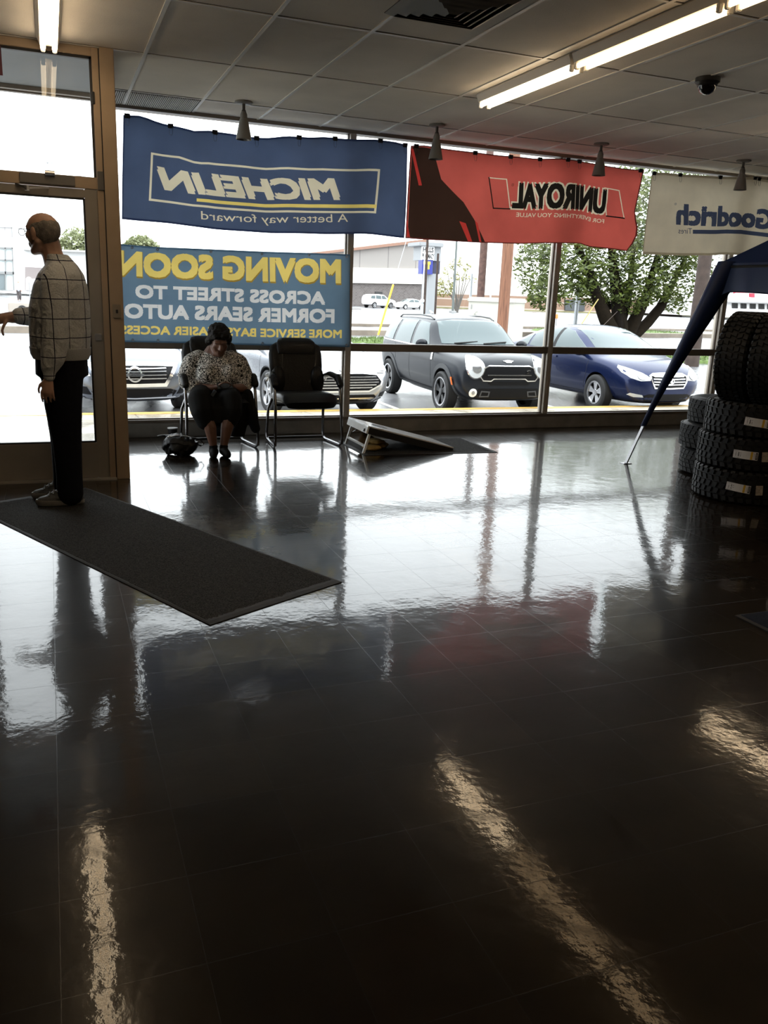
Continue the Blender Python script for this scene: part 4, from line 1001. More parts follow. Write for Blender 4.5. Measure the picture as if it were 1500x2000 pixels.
# ---------------------------------------------------------------- outside: ground
ZG = -.42
q = NB('wet_asphalt'); oc, xyz = q.obj()
pud = q.rng(q.noise(oc, .35, 5, .5), .42, .6, 0, 1); gr = q.noise(oc, 60, 3)
c = q.mix(gr, (.13, .13, .135), (.23, .23, .235)); q.l(q.mix(pud, c, (.12, .12, .13)), q.b.inputs['Base Color'])
q.l(q.rng(pud, 0, 1, .42, .10), q.b.inputs['Roughness']); q.l(q.bump(gr, .35, .02), q.b.inputs['Normal'])
q = NB('wet_concrete'); oc, xyz = q.obj()
wet = q.rng(q.noise(oc, .9, 5, .4), .42, .6, 0, 1); c = q.mix(q.noise(oc, 7, 5), (.30, .265, .20), (.44, .40, .33)); jl = q.line(xyz[0], 2.4, 1.0, .008)
q.l(q.mix(jl, c, (.06, .055, .05)), q.b.inputs['Base Color']); q.l(q.rng(wet, 0, 1, .45, .08), q.b.inputs['Roughness']); q.l(q.bump(q.noise(oc, 30, 4), .2, .01), q.b.inputs['Normal'])
def ground(name, M, mb, kind='structure'):
    o = mb.build(name, M, None, smooth=0); o['kind'] = kind; return o
ground('floor_parking_lot', MATS['wet_asphalt'], MB().box(-160, 260, 12.0, 300, ZG-.3, ZG))
b = MB(); ys = [(6.72, -.02), (8.62, -.055), (11.84, -.255), (11.84, -.5), (6.72, -.5)]
b.prism([(y, z) for y, z in ys], lambda u, v, d: Vector((d, u, v)), -30, 40)
ground('floor_sidewalk', MATS['wet_concrete'], b)
ground('trim_curb', mat('curb_yellow', (.55, .34, .09), .35, var=.25, vscale=5), MB().box(-30, 40, 11.84, 12.0, -.5, -.25))
PAINT = mat('lot_paint', (.55, .54, .50), .4, var=.25, vscale=9)
b = MB()
for x in (-3.6, -.6, 2.42, 5.42, 8.5, 11.6, 14.6): b.box(x-.05, x+.05, 12.02, 17.2, ZG, ZG+.004)
tag(b.build('stall_lines', PAINT, None, smooth=0), kind='structure').name = 'trim_stall_lines'
def stripseg(p, q, w_, z0, z1, M, name):
    p, q = Vector((p[0], p[1], 0)), Vector((q[0], q[1], 0)); n = (q-p).normalized(); n = Vector((-n.y, n.x, 0))*w_
    b = MB(); vs = [p, q, q+n, p+n]; b.faces([Vector((v.x, v.y, z)) for z in (z0, z1) for v in vs], [(0, 1, 2, 3), (4, 5, 6, 7)]+[(i, (i+1) % 4, 4+(i+1) % 4, 4+i) for i in range(4)])
    return ground(name, M, b)
def gz(px, py, z=ZG): v = AZ(px, py, z); return (v.x, v.y)
def ext(p, q, k0, k1): return ((p[0]+(p[0]-q[0])*k0, p[1]+(p[1]-q[1])*k0), (q[0]+(q[0]-p[0])*k1, q[1]+(q[1]-p[1])*k1))
CURB = mat('old_curb', (.20, .165, .13), .7, var=.2, vscale=2); GRS = mat('grass_turf', (.085, .13, .03), .9, var=.35, vscale=6, bump=.6, bscale=30)
stripseg(*ext(gz(650, 655), gz(1345, 660), 1.5, .6), .5, ZG, ZG+.24, CURB, 'trim_curb_near')
stripseg(*ext(gz(650, 637), gz(1345, 647), 1.5, .6), .4, ZG, ZG+.16, CURB, 'trim_curb_far')
stripseg(*ext(gz(830, 601), gz(1340, 618), 0, .35), 5, ZG, ZG+.18, mat('far_verge', (.20, .19, .09), .9, var=.25, vscale=.6), 'trim_verge')
# grass islands between the lot and the road
def island(cx, cy, rx, ry, label):
    b = MB(); n = 40
    b.faces([Vector((cx, cy, ZG+.22))]+[Vector((cx+rx*cos(2*pi*k/n)*1.0, cy+ry*sin(2*pi*k/n), ZG+.10)) for k in range(n)]+[Vector((cx+rx*cos(2*pi*k/n)*1.05, cy+ry*1.05*sin(2*pi*k/n), ZG)) for k in range(n)],
            [(0, 1+k, 1+(k+1) % n) for k in range(n)]+[(1+k, 1+n+k, 1+n+(k+1) % n, 1+(k+1) % n) for k in range(n)])
    for k in range(2200):
        a = random.uniform(0, 2*pi); r = sqrt(random.random()); x, y = cx+rx*r*cos(a), cy+ry*r*sin(a); z = ZG+.22-.12*r; d = random.uniform(0, pi); s = random.uniform(.01, .022); hh = random.uniform(.05, .13)
        b.faces([Vector((x-s*cos(d), y-s*sin(d), z-.02)), Vector((x+s*cos(d), y+s*sin(d), z-.02)), Vector((x+random.uniform(-.05, .05), y+random.uniform(-.05, .05), z+hh))], [(0, 1, 2)])
    o = b.build('grass_island', GRS, None, smooth=0); tag(o, label, 'grass', kind='stuff')
g = gz(745, 672); island(g[0]+.4, g[1]+.3, 2.6, 1.1, 'grass island around the guy wire behind the parked cars')
g = gz(1372, 706); island(g[0]+1.5, g[1], 3.4, 1.3, 'grass island around the dark pole at the right')
g = gz(1215, 651); island(g[0], g[1]+1, 6, 1.8, 'grass island under the big tree')

# ---------------------------------------------------------------- cars
TINT = mat('car_glass', (.055, .08, .085), .05, spec=.35, coat=.1); HEADL = mat('headlamp_lens', (.46, .48, .5), .1, coat=.3); HEADI = mat('headlamp_inner', (.32, .32, .33), .15, .8)
GRL = mat('grille_black', (.005, .005, .006), .45, spec=.15); AMB = mat('amber_lens', (.8, .16, .02), .25); TYC = mat('car_tyre', (.018, .018, .019), .8); CLAD = mat('wheel_arch_grey', (.05, .052, .056), .6)
ALLOY = mat('alloy', (.55, .55, .57), .25, .9); ALD = mat('alloy_black', (.02, .02, .022), .3, .4); SEAM = mat('panel_gap', (.004, .004, .005), .6)
SKY0 = mat('white_lamp', (.9, .9, .88), .2)
def shell(stations, sub=2):
    b = MB(); rings = []
    for x, zb, ws, wm, zm, wb, zbelt, w2, z2, wt, ze, zt_ in stations:
        hlf = [(ws*.75, zb), (ws, zb+.07), (wm, zm), (wb, zbelt), (w2, z2), (wt, ze), (wt*.55, zt_-.008)]
        r = [Vector((x, 0, zb))]+[Vector((x, y, z)) for y, z in hlf]+[Vector((x, 0, zt_))]+[Vector((x, -y, z)) for y, z in hlf[::-1]]
        rings.append(r)
    b.loft(rings); bmesh.ops.recalc_face_normals(b.bm, faces=b.bm.faces)
    me = bpy.data.meshes.new('t'); b.bm.to_mesh(me); b.bm.free(); o = bpy.data.objects.new('t', me); COL.objects.link(o)
    md = o.modifiers.new('s', 'SUBSURF'); md.levels = sub; md.render_levels = sub
    dg = bpy.context.evaluated_depsgraph_get(); m2 = bpy.data.meshes.new_from_object(o.evaluated_get(dg)); bpy.data.objects.remove(o); bpy.data.meshes.remove(me)
    return m2
def carve(me, wheels, R, M, dark):
    me.materials.clear(); me.materials.append(M); me.materials.append(dark)
    o = bpy.data.objects.new('t', me); COL.objects.link(o); tmp = []
    for x, y in wheels:
        b = MB(); b.m(0); s = 1 if y > 0 else -1
        b.cyl((x, s*.52, R*.98), (x, s*1.2, R*.98), R+.055, n=40); c = b.build('t', [dark], None, smooth=0); tmp.append(c)
        md = o.modifiers.new('b', 'BOOLEAN'); md.operation = 'DIFFERENCE'; md.solver = 'EXACT'; md.object = c
        try: md.material_mode = 'TRANSFER'
        except Exception: pass
    dg = bpy.context.evaluated_depsgraph_get(); m2 = bpy.data.meshes.new_from_object(o.evaluated_get(dg))
    bpy.data.objects.remove(o)
    for c in tmp: bpy.data.objects.remove(c)
    return m2
class Car:
    def __init__(s, name, label, loc, heading, stations, R, wx, wy, paint, wheel, rim_m, seedlab=None):
        s.t = thing(name, label, 'car', loc, heading); s.R = R
        me = shell(stations); bm = bmesh.new(); bm.from_mesh(me); s.bvh = BVHTree.FromBMesh(bm); bm.free()
        W = [(x, y) for x in wx for y in (wy, -wy)]
        m2 = carve(me, W, R, paint, GRL)
        for p in m2.polygons: p.use_smooth = True
        m2.set_sharp_from_angle(angle=radians(50))
        s.body = bpy.data.objects.new('body', m2); COL.objects.link(s.body); s.body.parent = s.t
        for x, y in W: s.wheel(x, y, wheel, rim_m)
    def wheel(s, x, y, kind, rim_m):
        R = s.R; sg = 1 if y > 0 else -1; M = Matrix.Translation((x, y, R)) @ Matrix.Rotation(-sg*pi/2, 4, 'X')
        rr = R-.115 if kind != 'mini' else R-.095
        b = MB(); b.lathe([(rr, -.10), (R-.03, -.105), (R, -.08), (R, .08), (R-.03, .105), (rr+.01, .095), (rr, .085)], 36, M)
        w_ = b.build('wheel', TYC, s.t, smooth=50)
        b = MB(); b.m(1); b.lathe([(.001, -.02), (rr-.01, -.02), (rr-.005, -.09), (rr-.005, .05)], 32, M)
        b.m(2 if kind == 'mini' else 0); b.lathe([(rr-.022, .06), (rr-.02, .092), (rr+.004, .096), (rr+.006, .08)], 36, M)
        b.m(0); ns = 5 if kind in ('mini', 'five') else 7
        b.lathe([(.001, .085), (.055, .082), (.062, .06), (.062, .0)], 20, M)
        for k in range(ns):
            for off, wd in (((-.11, .5), (.11, .5)) if ns == 5 else ((0, .9),)):
                a = 2*pi*k/ns+.3; a2 = a+off*1.6
                p0 = Vector((cos(a)*.05, sin(a)*.05, .07)); p1 = Vector((cos(a2)*(rr-.012), sin(a2)*(rr-.012), .078)); wv = .04*wd+.012
                n = (p1-p0).normalized(); sd = Vector((-n.y, n.x, 0))
                vs = [p0-sd*wv*.8, p0+sd*wv*.8, p1+sd*wv, p1-sd*wv]; vs = [M @ (v+Vector((0, 0, z))) for z in (-.03, 0) for v in vs]
                b.faces(vs, [(4, 5, 6, 7), (0, 1, 5, 4), (1, 2, 6, 5), (2, 3, 7, 6), (3, 0, 4, 7)])
        b.build('rim', [rim_m, GRL, ALLOY], w_, smooth=30)
    def hit(s, axis, a, c):
        if axis == 'front': o, d = Vector((4, a, c)), Vector((-1, 0, 0))
        elif axis == 'right': o, d = Vector((a, -3, c)), Vector((0, 1, 0))
        elif axis == 'left': o, d = Vector((a, 3, c)), Vector((0, -1, 0))
        else: o, d = Vector((a, c, 4)), Vector((0, 0, -1))
        h = s.bvh.ray_cast(o, d); return (h[0], h[1]) if h[0] is not None else None
    def patch(s, name, axis, polys, M, off=.006, cut=.09, depth=.012, lift=None):
        b = MB(); ok = {}
        def f(u, v):
            h = s.hit(axis, u, v)
            if h is None:
                for k in range(1, 14):
                    uu = u*(1-.02*k) if axis in ('front', 'top') else u; h = s.hit(axis, uu, v*(1-.012*k) if axis != 'front' else v+(.6-v)*.02*k)
                    if h: break
            if h is None: return Vector((0, 0, .5))
            n = h[1].normalized(); d = {'front': Vector((1, 0, 0)), 'right': Vector((0, -1, 0)), 'left': Vector((0, 1, 0)), 'top': Vector((0, 0, 1))}[axis]
            if n.dot(d) < 0: n = -n
            return h[0]+n*off
        for pl in (polys if isinstance(polys, list) else [polys]): add_flat(b, pl, f, cut)
        bmesh.ops.remove_doubles(b.bm, verts=b.bm.verts, dist=.0004)
        bmesh.ops.recalc_face_normals(b.bm, faces=b.bm.faces)
        d = {'front': Vector((1, 0, 0)), 'right': Vector((0, -1, 0)), 'left': Vector((0, 1, 0)), 'top': Vector((0, 0, 1))}[axis]
        if sum((fc.normal*fc.calc_area() for fc in b.bm.faces), Vector()).dot(d) < 0: bmesh.ops.reverse_faces(b.bm, faces=b.bm.faces)
        if depth:
            r = bmesh.ops.extrude_face_region(b.bm, geom=b.bm.faces[:])
            ex = [g for g in r['geom'] if isinstance(g, bmesh.types.BMVert)]
            for v in ex: v.co -= d*0
            bmesh.ops.translate(b.bm, verts=[v for v in b.bm.verts if v not in set(ex)], vec=-d*depth)
        me = bpy.data.meshes.new(name); bmesh.ops.recalc_face_normals(b.bm, faces=b.bm.faces); b.bm.to_mesh(me); b.bm.free()
        me.materials.append(M)
        for p in me.polygons: p.use_smooth = True
        me.set_sharp_from_angle(angle=radians(35))
        o = bpy.data.objects.new(name, me); COL.objects.link(o); o.parent = s.t; return o
    def both(s, name, axis, pts, M, **k):
        a = s.patch(name, axis, poly(*pts), M, **k)
        b2 = s.patch(name, axis, poly(*[(-u, v) for u, v in pts][::-1]), M, **k); return a, b2
    def sides(s, name, pts, M, **k):
        return s.patch(name, 'right', poly(*pts), M, **k), s.patch(name, 'left', poly(*pts), M, **k)
    def mirrors(s, x, y, z, M, sz=(.07, .11, .075)):
        for sg in (-1, 1):
            b = MB(); b.ell((x, sg*y, z), sz, 14).cap((x, sg*(y-.06), z-.03), (x, sg*(y-.20), z-.06), .03, .035, 8); b.build('wing_mirror', M, s.t)
    def arch(s, x, R, M, w_=.055):
        n = 26; a0, a1 = radians(-18), radians(198)
        for ax in ('right', 'left'):
            vs = [(x+(R+r)*cos(a0+(a1-a0)*k/n), s.R+(R+r)*sin(a0+(a1-a0)*k/n)) for r in (0, w_) for k in range(n+1)]
            s.patch('arch_trim', ax, (vs, [(k, k+1, n+2+k, n+1+k) for k in range(n)]), M, off=.012, cut=None, depth=.02)
def arcpts(cx, cy, rx, ry, n=24, a0=0, a1=360, rot=0):
    r0 = radians(rot); o = []
    for k in range(n):
        a = radians(a0+(a1-a0)*k/n); x, y = rx*cos(a), ry*sin(a); o.append((cx+x*cos(r0)-y*sin(r0), cy+x*sin(r0)+y*cos(r0)))
    return o
def seams(c, pts_list, w_=.008):
    for pts in pts_list:
        pl = []
        for (a, b_), (c_, d_) in zip(pts, pts[1:]):
            n = Vector((-(d_-b_), c_-a)).normalized()*w_/2; pl.append(poly((a-n.x, b_-n.y), (c_-n.x, d_-n.y), (c_+n.x, d_+n.y), (a+n.x, b_+n.y)))
        for ax in ('right', 'left'): c.patch('door_gap', ax, pl, SEAM, off=.002, cut=.08, depth=.003)
def paint(name, col, metal=.3): return mat(name, col, .25, metal, spec=.25, coat=.25, var=.04, vscale=5)

# black hatchback with round headlamps
MINI = [(-2.04, .42, .55, .70, .62, .66, .90, .60, .95, .50, .98, 1.0), (-1.98, .36, .68, .80, .62, .78, .98, .70, 1.15, .58, 1.28, 1.32), (-1.78, .33, .76, .87, .60, .85, 1.02, .76, 1.27, .66, 1.46, 1.51),
        (-1.2, .25, .80, .89, .60, .87, 1.02, .78, 1.29, .68, 1.49, 1.55), (-.3, .22, .80, .89, .60, .87, 1.0, .78, 1.28, .69, 1.51, 1.57), (.28, .22, .80, .89, .60, .87, .99, .78, 1.27, .68, 1.48, 1.545), (.42, .22, .80, .89, .60, .87, .99, .78, 1.24, .67, 1.44, 1.49),
        (.88, .22, .80, .89, .60, .87, .99, .80, 1.03, .68, 1.08, 1.11), (1.0, .22, .80, .89, .60, .87, .985, .80, 1.0, .66, 1.045, 1.07), (1.65, .24, .79, .89, .60, .85, .93, .77, .96, .54, .99, 1.01), (1.84, .25, .78, .89, .56, .84, .87, .77, .91, .54, .95, .975), (1.96, .255, .76, .87, .53, .82, .80, .75, .85, .52, .90, .92), (2.03, .27, .70, .80, .50, .76, .70, .69, .77, .48, .83, .85), (2.06, .32, .60, .68, .48, .64, .60, .58, .66, .42, .72, .74)]
BLK = mat('paint_black', (.010, .012, .017), .3, .1, spec=.2, coat=.12, var=.04, vscale=5)
c = Car('car', 'black hatchback with big round headlamps and orange side marker', (6.98, 14.12, ZG), radians(-91.5), MINI, .335, (1.297, -1.297), .80, BLK, 'mini', ALD)
c.patch('windshield', 'front', poly((-.70, 1.10), (.70, 1.10), (.665, 1.25), (.595, 1.455), (.3, 1.49), (-.3, 1.49), (-.595, 1.455), (-.665, 1.25)), TINT)
c.sides('side_window', [(.62, 1.04), (.26, 1.42), (-.16, 1.45), (-.16, 1.03)], TINT); c.sides('side_window', [(-.27, 1.03), (-.27, 1.45), (-1.0, 1.44), (-1.08, 1.045)], TINT); c.sides('quarter_window', [(-1.2, 1.05), (-1.12, 1.43), (-1.55, 1.40), (-1.75, 1.08)], TINT)
c.sides('belt_trim', [(.72, 1.005), (.72, 1.022), (-1.8, 1.05), (-1.8, 1.033)], CHROME, off=.010)
hl = arcpts(.60, .79, .135, .160, 26, rot=10)
for a in c.both('headlight_rim', 'front', arcpts(.60, .79, .155, .180, 26, rot=10), CHROME, off=.010): pass
c.both('headlight', 'front', hl, HEADL, off=.020); c.both('headlight_lens', 'front', arcpts(.585, .775, .075, .065, 18), HEADI, off=.026); c.both('turn_lamp', 'front', arcpts(.49, .70, .035, .045, 12), AMB, off=.03) if False else None
GR = [(-.47, .60), (-.52, .66), (-.45, .78), (-.36, .815), (.36, .815), (.45, .78), (.52, .66), (.47, .60), (.34, .595), (.29, .63), (-.29, .63), (-.34, .595)]
vs, fs = border(GR[::-1], -.018); c.patch('grille_frame', 'front', (vs, fs), CHROME, off=.016); c.patch('grille', 'front', poly(*GR), GRL, off=.008)
c.patch('grille_bar', 'front', poly((-.40, .672), (.40, .672), (.40, .69), (-.40, .69)), CHROME, off=.018)
c.patch('grille_badge', 'front', poly((.30, .705), (.34, .70), (.355, .72), (.325, .735), (.345, .75), (.38, .75), (.37, .765), (.33, .765), (.305, .745), (.335, .725), (.325, .715), (.30, .72)), CHROME, off=.020, depth=.008)
c.patch('lower_slot', 'front', poly(*([(-.33, .525), (.33, .525), (.38, .545), (.36, .575), (-.36, .575), (-.38, .545)])), GRL, off=.010)
c.patch('bumper_insert', 'front', poly((-.48, .31), (.48, .31), (.56, .36), (.54, .465), (-.54, .465), (-.56, .36)), GRL, off=.008)
vs, fs = border([(-.53, .33), (-.36, .33), (-.34, .42), (-.50, .43)], .02); c.patch('intake_frame', 'front', (vs, fs), CLAD, off=.016); c.patch('intake_frame', 'front', ([(-u, v) for u, v in vs], fs), CLAD, off=.016)
c.both('fog_lamp', 'front', arcpts(.635, .40, .062, .066, 20), SKY0, off=.014); c.both('fog_lamp_core', 'front', arcpts(.635, .40, .026, .03, 12), HEADI, off=.02)
c.patch('hood_badge', 'front', poly((-.10, .90), (-.055, .885), (-.045, .872), (.045, .872), (.055, .885), (.10, .90), (.045, .906), (0, .912), (-.045, .906)), CHROME, off=.010, depth=.01)
c.arch(1.297, .39, CLAD, .075); c.arch(-1.297, .39, CLAD, .075)
c.sides('sill_trim', [(.92, .24), (.92, .33), (-.92, .36), (-.92, .26)], CLAD, off=.012); c.sides('side_marker', [(1.70, .50), (1.735, .50), (1.72, .62), (1.685, .62)], AMB, off=.028)
c.sides('side_scuttle', [(.80, .83), (.86, .83), (.87, .99), (.81, .99)], CHROME, off=.012); seams(c, [[(.78, .98), (.80, .6), (.72, .36)], [(-.22, 1.0), (-.24, .37)], [(-1.02, 1.0), (-.93, .72)]])
c.mirrors(.60, .98, 1.09, BLK)
for sg in (-1, 1):
    MB().tube([(-1.5, sg*.585, 1.475), (-1.35, sg*.59, 1.52), (-.4, sg*.60, 1.548), (.05, sg*.59, 1.53), (.2, sg*.585, 1.485)], .014, 8).build('roof_rail', ALD, c.t)
for y0 in (-.50, .06): MB().bar((.93, y0, 1.115), (.86, y0+.46, 1.145), .03, .02).build('wiper', DARK, c.t)
MB().cap((-1.3, 0, 1.555), (-1.42, 0, 1.60), .03, .015).build('antenna_fin', ALLOY, c.t)
MINI_T = c.t

def sedan(L, W, H, nose):
    k = L/4.5; kw = W/1.775; kh = H/1.48
    B = [(-2.25, .45, .5, .65, .65, .62, .88, .55, .93, .45, .97, 1.0), (-2.12, .36, .66, .80, .64, .76, .98, .68, 1.03, .55, 1.06, 1.08), (-1.7, .28, .76, .87, .60, .84, .99, .74, 1.05, .60, 1.10, 1.13), (-1.25, .2, .78, .88, .58, .86, .97, .76, 1.15, .60, 1.30, 1.35), (-.6, .18, .79, .885, .58, .87, .95, .76, 1.22, .60, 1.41, 1.46), (0, .18, .79, .885, .58, .87, .94, .76, 1.22, .60, 1.42, 1.48), (.42, .18, .79, .885, .58, .87, .93, .76, 1.19, .59, 1.38, 1.435), (.80, .18, .79, .885, .58, .87, .92, .77, 1.07, .60, 1.20, 1.25), (1.22, .18, .79, .885, .58, .87, .91, .78, .945, .62, .99, 1.02), (1.32, .18, .79, .885, .58, .865, .905, .78, .93, .62, .975, 1.0)]
    return [(x*k, zb*kh, ws*kw, wm*kw, zm*kh, wb*kw, zl*kh, w2*kw, z2*kh, wt*kw, ze*kh, zz*kh) for x, zb, ws, wm, zm, wb, zl, w2, z2, wt, ze, zz in B]+nose
# blue sedan
NOSE_E = [(1.75, .20, .77, .86, .56, .84, .83, .76, .875, .56, .92, .945), (2.0, .21, .72, .83, .53, .79, .73, .71, .77, .50, .82, .85), (2.14, .22, .64, .76, .50, .72, .66, .64, .69, .44, .74, .775), (2.22, .25, .50, .60, .47, .58, .58, .51, .62, .36, .67, .70), (2.255, .32, .38, .44, .44, .42, .53, .38, .57, .28, .61, .635)]
BLUC = paint('paint_blue', (.007, .014, .055), .4)
c = Car('car', 'dark blue sedan with clear headlamps parked beside the black hatchback', (9.92, 14.05, ZG), radians(-89.2), sedan(4.5, 1.775, 1.48, NOSE_E), .318, (1.325, -1.325), .79, BLUC, 'five', ALLOY)
c.patch('windshield', 'front', poly((-.70, 1.0), (.70, 1.0), (.66, 1.10), (.56, 1.385), (.25, 1.425), (-.25, 1.425), (-.56, 1.385), (-.66, 1.10)), TINT)
c.sides('side_window', [(.98, .985), (.55, 1.19), (.2, 1.345), (-.12, 1.385), (-.12, .975)], TINT); c.sides('side_window', [(-.22, .975), (-.22, 1.385), (-.7, 1.35), (-1.0, 1.24), (-1.05, 1.0)], TINT); c.sides('quarter_window', [(-1.12, 1.01), (-1.08, 1.22), (-1.25, 1.16), (-1.45, 1.03)], TINT); c.sides('door_pillar', [(-.12, .975), (-.12, 1.385), (-.22, 1.385), (-.22, .975)], GRL)
HLE = [(.40, .615), (.385, .66), (.50, .735), (.66, .80), (.76, .84), (.795, .80), (.79, .73), (.72, .65), (.58, .605)]
c.both('headlight', 'front', HLE, HEADL, off=.010); c.both('headlight_lens', 'front', arcpts(.54, .675, .075, .052, 16), HEADI, off=.018)
GE = [(-.30, .505), (-.355, .60), (-.375, .68), (-.30, .712), (0, .724), (.30, .712), (.375, .68), (.355, .60), (.30, .505), (0, .495)]
vs, fs = border(GE[::-1], -.024); c.patch('grille', 'front', poly(*GE), GRL, off=.008); c.patch('grille_frame', 'front', (vs, fs), CHROME, off=.015)
c.patch('grille_top', 'front', poly((-.31, .672), (.31, .672), (.34, .69), (.28, .714), (0, .724), (-.28, .714), (-.34, .69)), CHROME, off=.018)
for z in (.545, .59, .635): c.patch('grille_bar', 'front', poly((-.34, z), (0, z-.008), (.34, z), (.34, z+.016), (0, z+.010), (-.34, z+.016)), CHROME, off=.014)
ov = arcpts(0, .605, .085, .052, 28); vs, fs = border(ov, .013)
c.patch('emblem_ring', 'front', (vs, fs), CHROME, off=.028, cut=None); c.patch('emblem_letter', 'front', [poly((-.05, .575), (-.032, .573), (-.008, .638), (-.028, .638)), poly((.008, .572), (.030, .573), (.05, .636), (.032, .637)), poly((-.032, .60), (.028, .592), (.036, .612), (-.022, .618))], CHROME, off=.028, cut=None)
c.patch('bumper_opening', 'front', poly((-.46, .27), (.46, .27), (.50, .36), (.42, .385), (-.42, .385), (-.50, .36)), GRL, off=.008)
c.both('fog_lamp', 'front', [(.50, .335), (.53, .375), (.70, .405), (.72, .37), (.64, .335)], HEADL, off=.012)
c.patch('chin', 'front', poly((-.62, .225), (.62, .225), (.60, .255), (-.60, .255)), GRL, off=.01)
seams(c, [[(1.05, .93), (1.0, .62), (.86, .30)], [(-.17, .95), (-.20, .28)], [(.86, .30), (-.9, .30)]])
c.mirrors(.86, .95, 1.0, BLUC, (.06, .12, .065))
c.sides('door_handle', [(.02, .84), (.02, .87), (-.12, .875), (-.12, .845)], BLUC, off=.02)
# silver sedan with wide grille
NOSE_F = [(1.95, .20, .79, .89, .56, .86, .83, .79, .875, .58, .91, .93), (2.15, .21, .76, .87, .53, .83, .75, .76, .80, .54, .85, .87), (2.30, .22, .70, .81, .50, .77, .68, .70, .73, .50, .78, .80), (2.39, .25, .58, .67, .47, .65, .60, .60, .66, .44, .72, .74), (2.435, .32, .46, .52, .44, .50, .54, .46, .60, .36, .66, .685)]
SIL = paint('paint_silver', (.33, .345, .375), .6)
c = Car('car', 'silver sedan with wide slatted grille parked behind the empty chair', (3.90, 14.52, ZG), radians(-85), sedan(4.87, 1.85, 1.48, NOSE_F), .33, (1.425, -1.425), .82, SIL, 'five', ALLOY)
c.patch('windshield', 'front', poly((-.72, 1.0), (.72, 1.0), (.68, 1.10), (.58, 1.385), (.25, 1.425), (-.25, 1.425), (-.58, 1.385), (-.68, 1.10)), TINT)
c.sides('side_window', [(1.05, .985), (.6, 1.19), (.2, 1.345), (-.12, 1.385), (-.12, .975)], TINT); c.sides('side_window', [(-.22, .975), (-.22, 1.385), (-.75, 1.35), (-1.1, 1.24), (-1.15, 1.0)], TINT)
GF = [(-.40, .44), (-.60, .53), (-.62, .57), (-.54, .665), (-.30, .69), (.30, .69), (.54, .665), (.62, .57), (.60, .53), (.40, .44)]
vs, fs = border(GF[::-1], -.024); c.patch('grille', 'front', poly(*GF), GRL, off=.008); c.patch('grille_frame', 'front', (vs, fs), CHROME, off=.015)
for k, (z, h_) in enumerate(((.475, .46), (.515, .53), (.555, .57), (.595, .57), (.635, .53))): c.patch('grille_bar', 'front', poly((-h_, z), (h_, z), (h_, z+.017), (-h_, z+.017)), ALLOY, off=.013)
c.both('headlight', 'front', [(.56, .70), (.60, .735), (.74, .80), (.81, .84), (.825, .80), (.80, .725), (.70, .69)], HEADL, off=.012); c.both('headlight_lens', 'front', [(.61, .715), (.64, .735), (.72, .755), (.73, .72)], HEADI, off=.018)
c.patch('hood_badge', 'front', poly(*arcpts(0, .745, .075, .026, 20)), CHROME, off=.012, depth=.008, cut=None)
c.patch('bumper_opening', 'front', poly((-.46, .27), (.46, .27), (.54, .34), (.50, .375), (-.50, .375), (-.54, .34)), GRL, off=.008)
c.patch('intake_bar', 'front', poly((-.5, .315), (.5, .315), (.5, .33), (-.5, .33)), ALLOY, off=.013)
c.both('fog_surround', 'front', [(.60, .34), (.62, .40), (.80, .43), (.80, .37), (.72, .33)], GRL, off=.010); c.both('bumper_fin', 'front', [(.52, .26), (.56, .29), (.80, .325), (.80, .30), (.66, .255)], ALLOY, off=.014)
c.patch('chin', 'front', poly((-.62, .225), (.62, .225), (.60, .25), (-.60, .25)), GRL, off=.01)
seams(c, [[(1.10, .93), (1.06, .62), (.92, .30)], [(-.17, .95), (-.20, .28)]]); c.mirrors(.92, .98, 1.0, SIL, (.06, .12, .065)); c.arch(1.425, .385, SEAM, .012)
# grey sedan with round emblem
GRYC = paint('paint_steel_grey', (.14, .155, .185), .55)
c = Car('car', 'steel grey sedan with round chrome emblem parked behind the woman', (.98, 15.05, ZG), radians(-87.5), sedan(4.86, 1.83, 1.47, NOSE_F), .33, (1.40, -1.40), .81, GRYC, 'seven', ALLOY)
c.patch('windshield', 'front', poly((-.72, 1.0), (.72, 1.0), (.68, 1.10), (.58, 1.375), (.25, 1.415), (-.25, 1.415), (-.58, 1.375), (-.68, 1.10)), TINT)
c.sides('side_window', [(1.05, .985), (.6, 1.19), (.2, 1.335), (-.12, 1.375), (-.12, .975)], TINT); c.sides('side_window', [(-.22, .975), (-.22, 1.375), (-.75, 1.34), (-1.1, 1.23), (-1.15, 1.0)], TINT)
GN = [(-.42, .50), (-.56, .725), (-.30, .735), (0, .738), (.30, .735), (.56, .725), (.42, .50), (0, .492)]
vs, fs = border(GN[::-1], -.05); c.patch('grille', 'front', poly(*GN), GRL, off=.008); c.patch('grille_frame', 'front', (vs, fs), CHROME, off=.018)
for z in (.555, .605, .655, .695): c.patch('grille_bar', 'front', poly((-.45, z+.006), (0, z), (.45, z+.006), (.45, z+.020), (0, z+.014), (-.45, z+.020)), ALLOY, off=.014)
vs, fs = border(arcpts(0, .62, .105, .105, 30), .022); c.patch('emblem_ring', 'front', (vs, fs), CHROME, off=.030, cut=None); c.patch('emblem_bar', 'front', poly((-.13, .600), (.13, .600), (.13, .640), (-.13, .640)), CHROME, off=.034, cut=None)
for a in (0,):
    b = MB(); add_flat(b, text_poly('NISSAN', -.075, .075, .608, .632, .02), lambda u, v: c.hit('front', 0, .62)[0]+Vector((.040, u, v-.62))); b.build('emblem_text', GRL, c.t, smooth=0)
c.both('headlight', 'front', [(.60, .60), (.63, .66), (.72, .76), (.83, .82), (.85, .78), (.80, .68), (.72, .60)], HEADL, off=.012); c.both('headlight_lens', 'front', arcpts(.715, .68, .05, .045, 14), HEADI, off=.018)
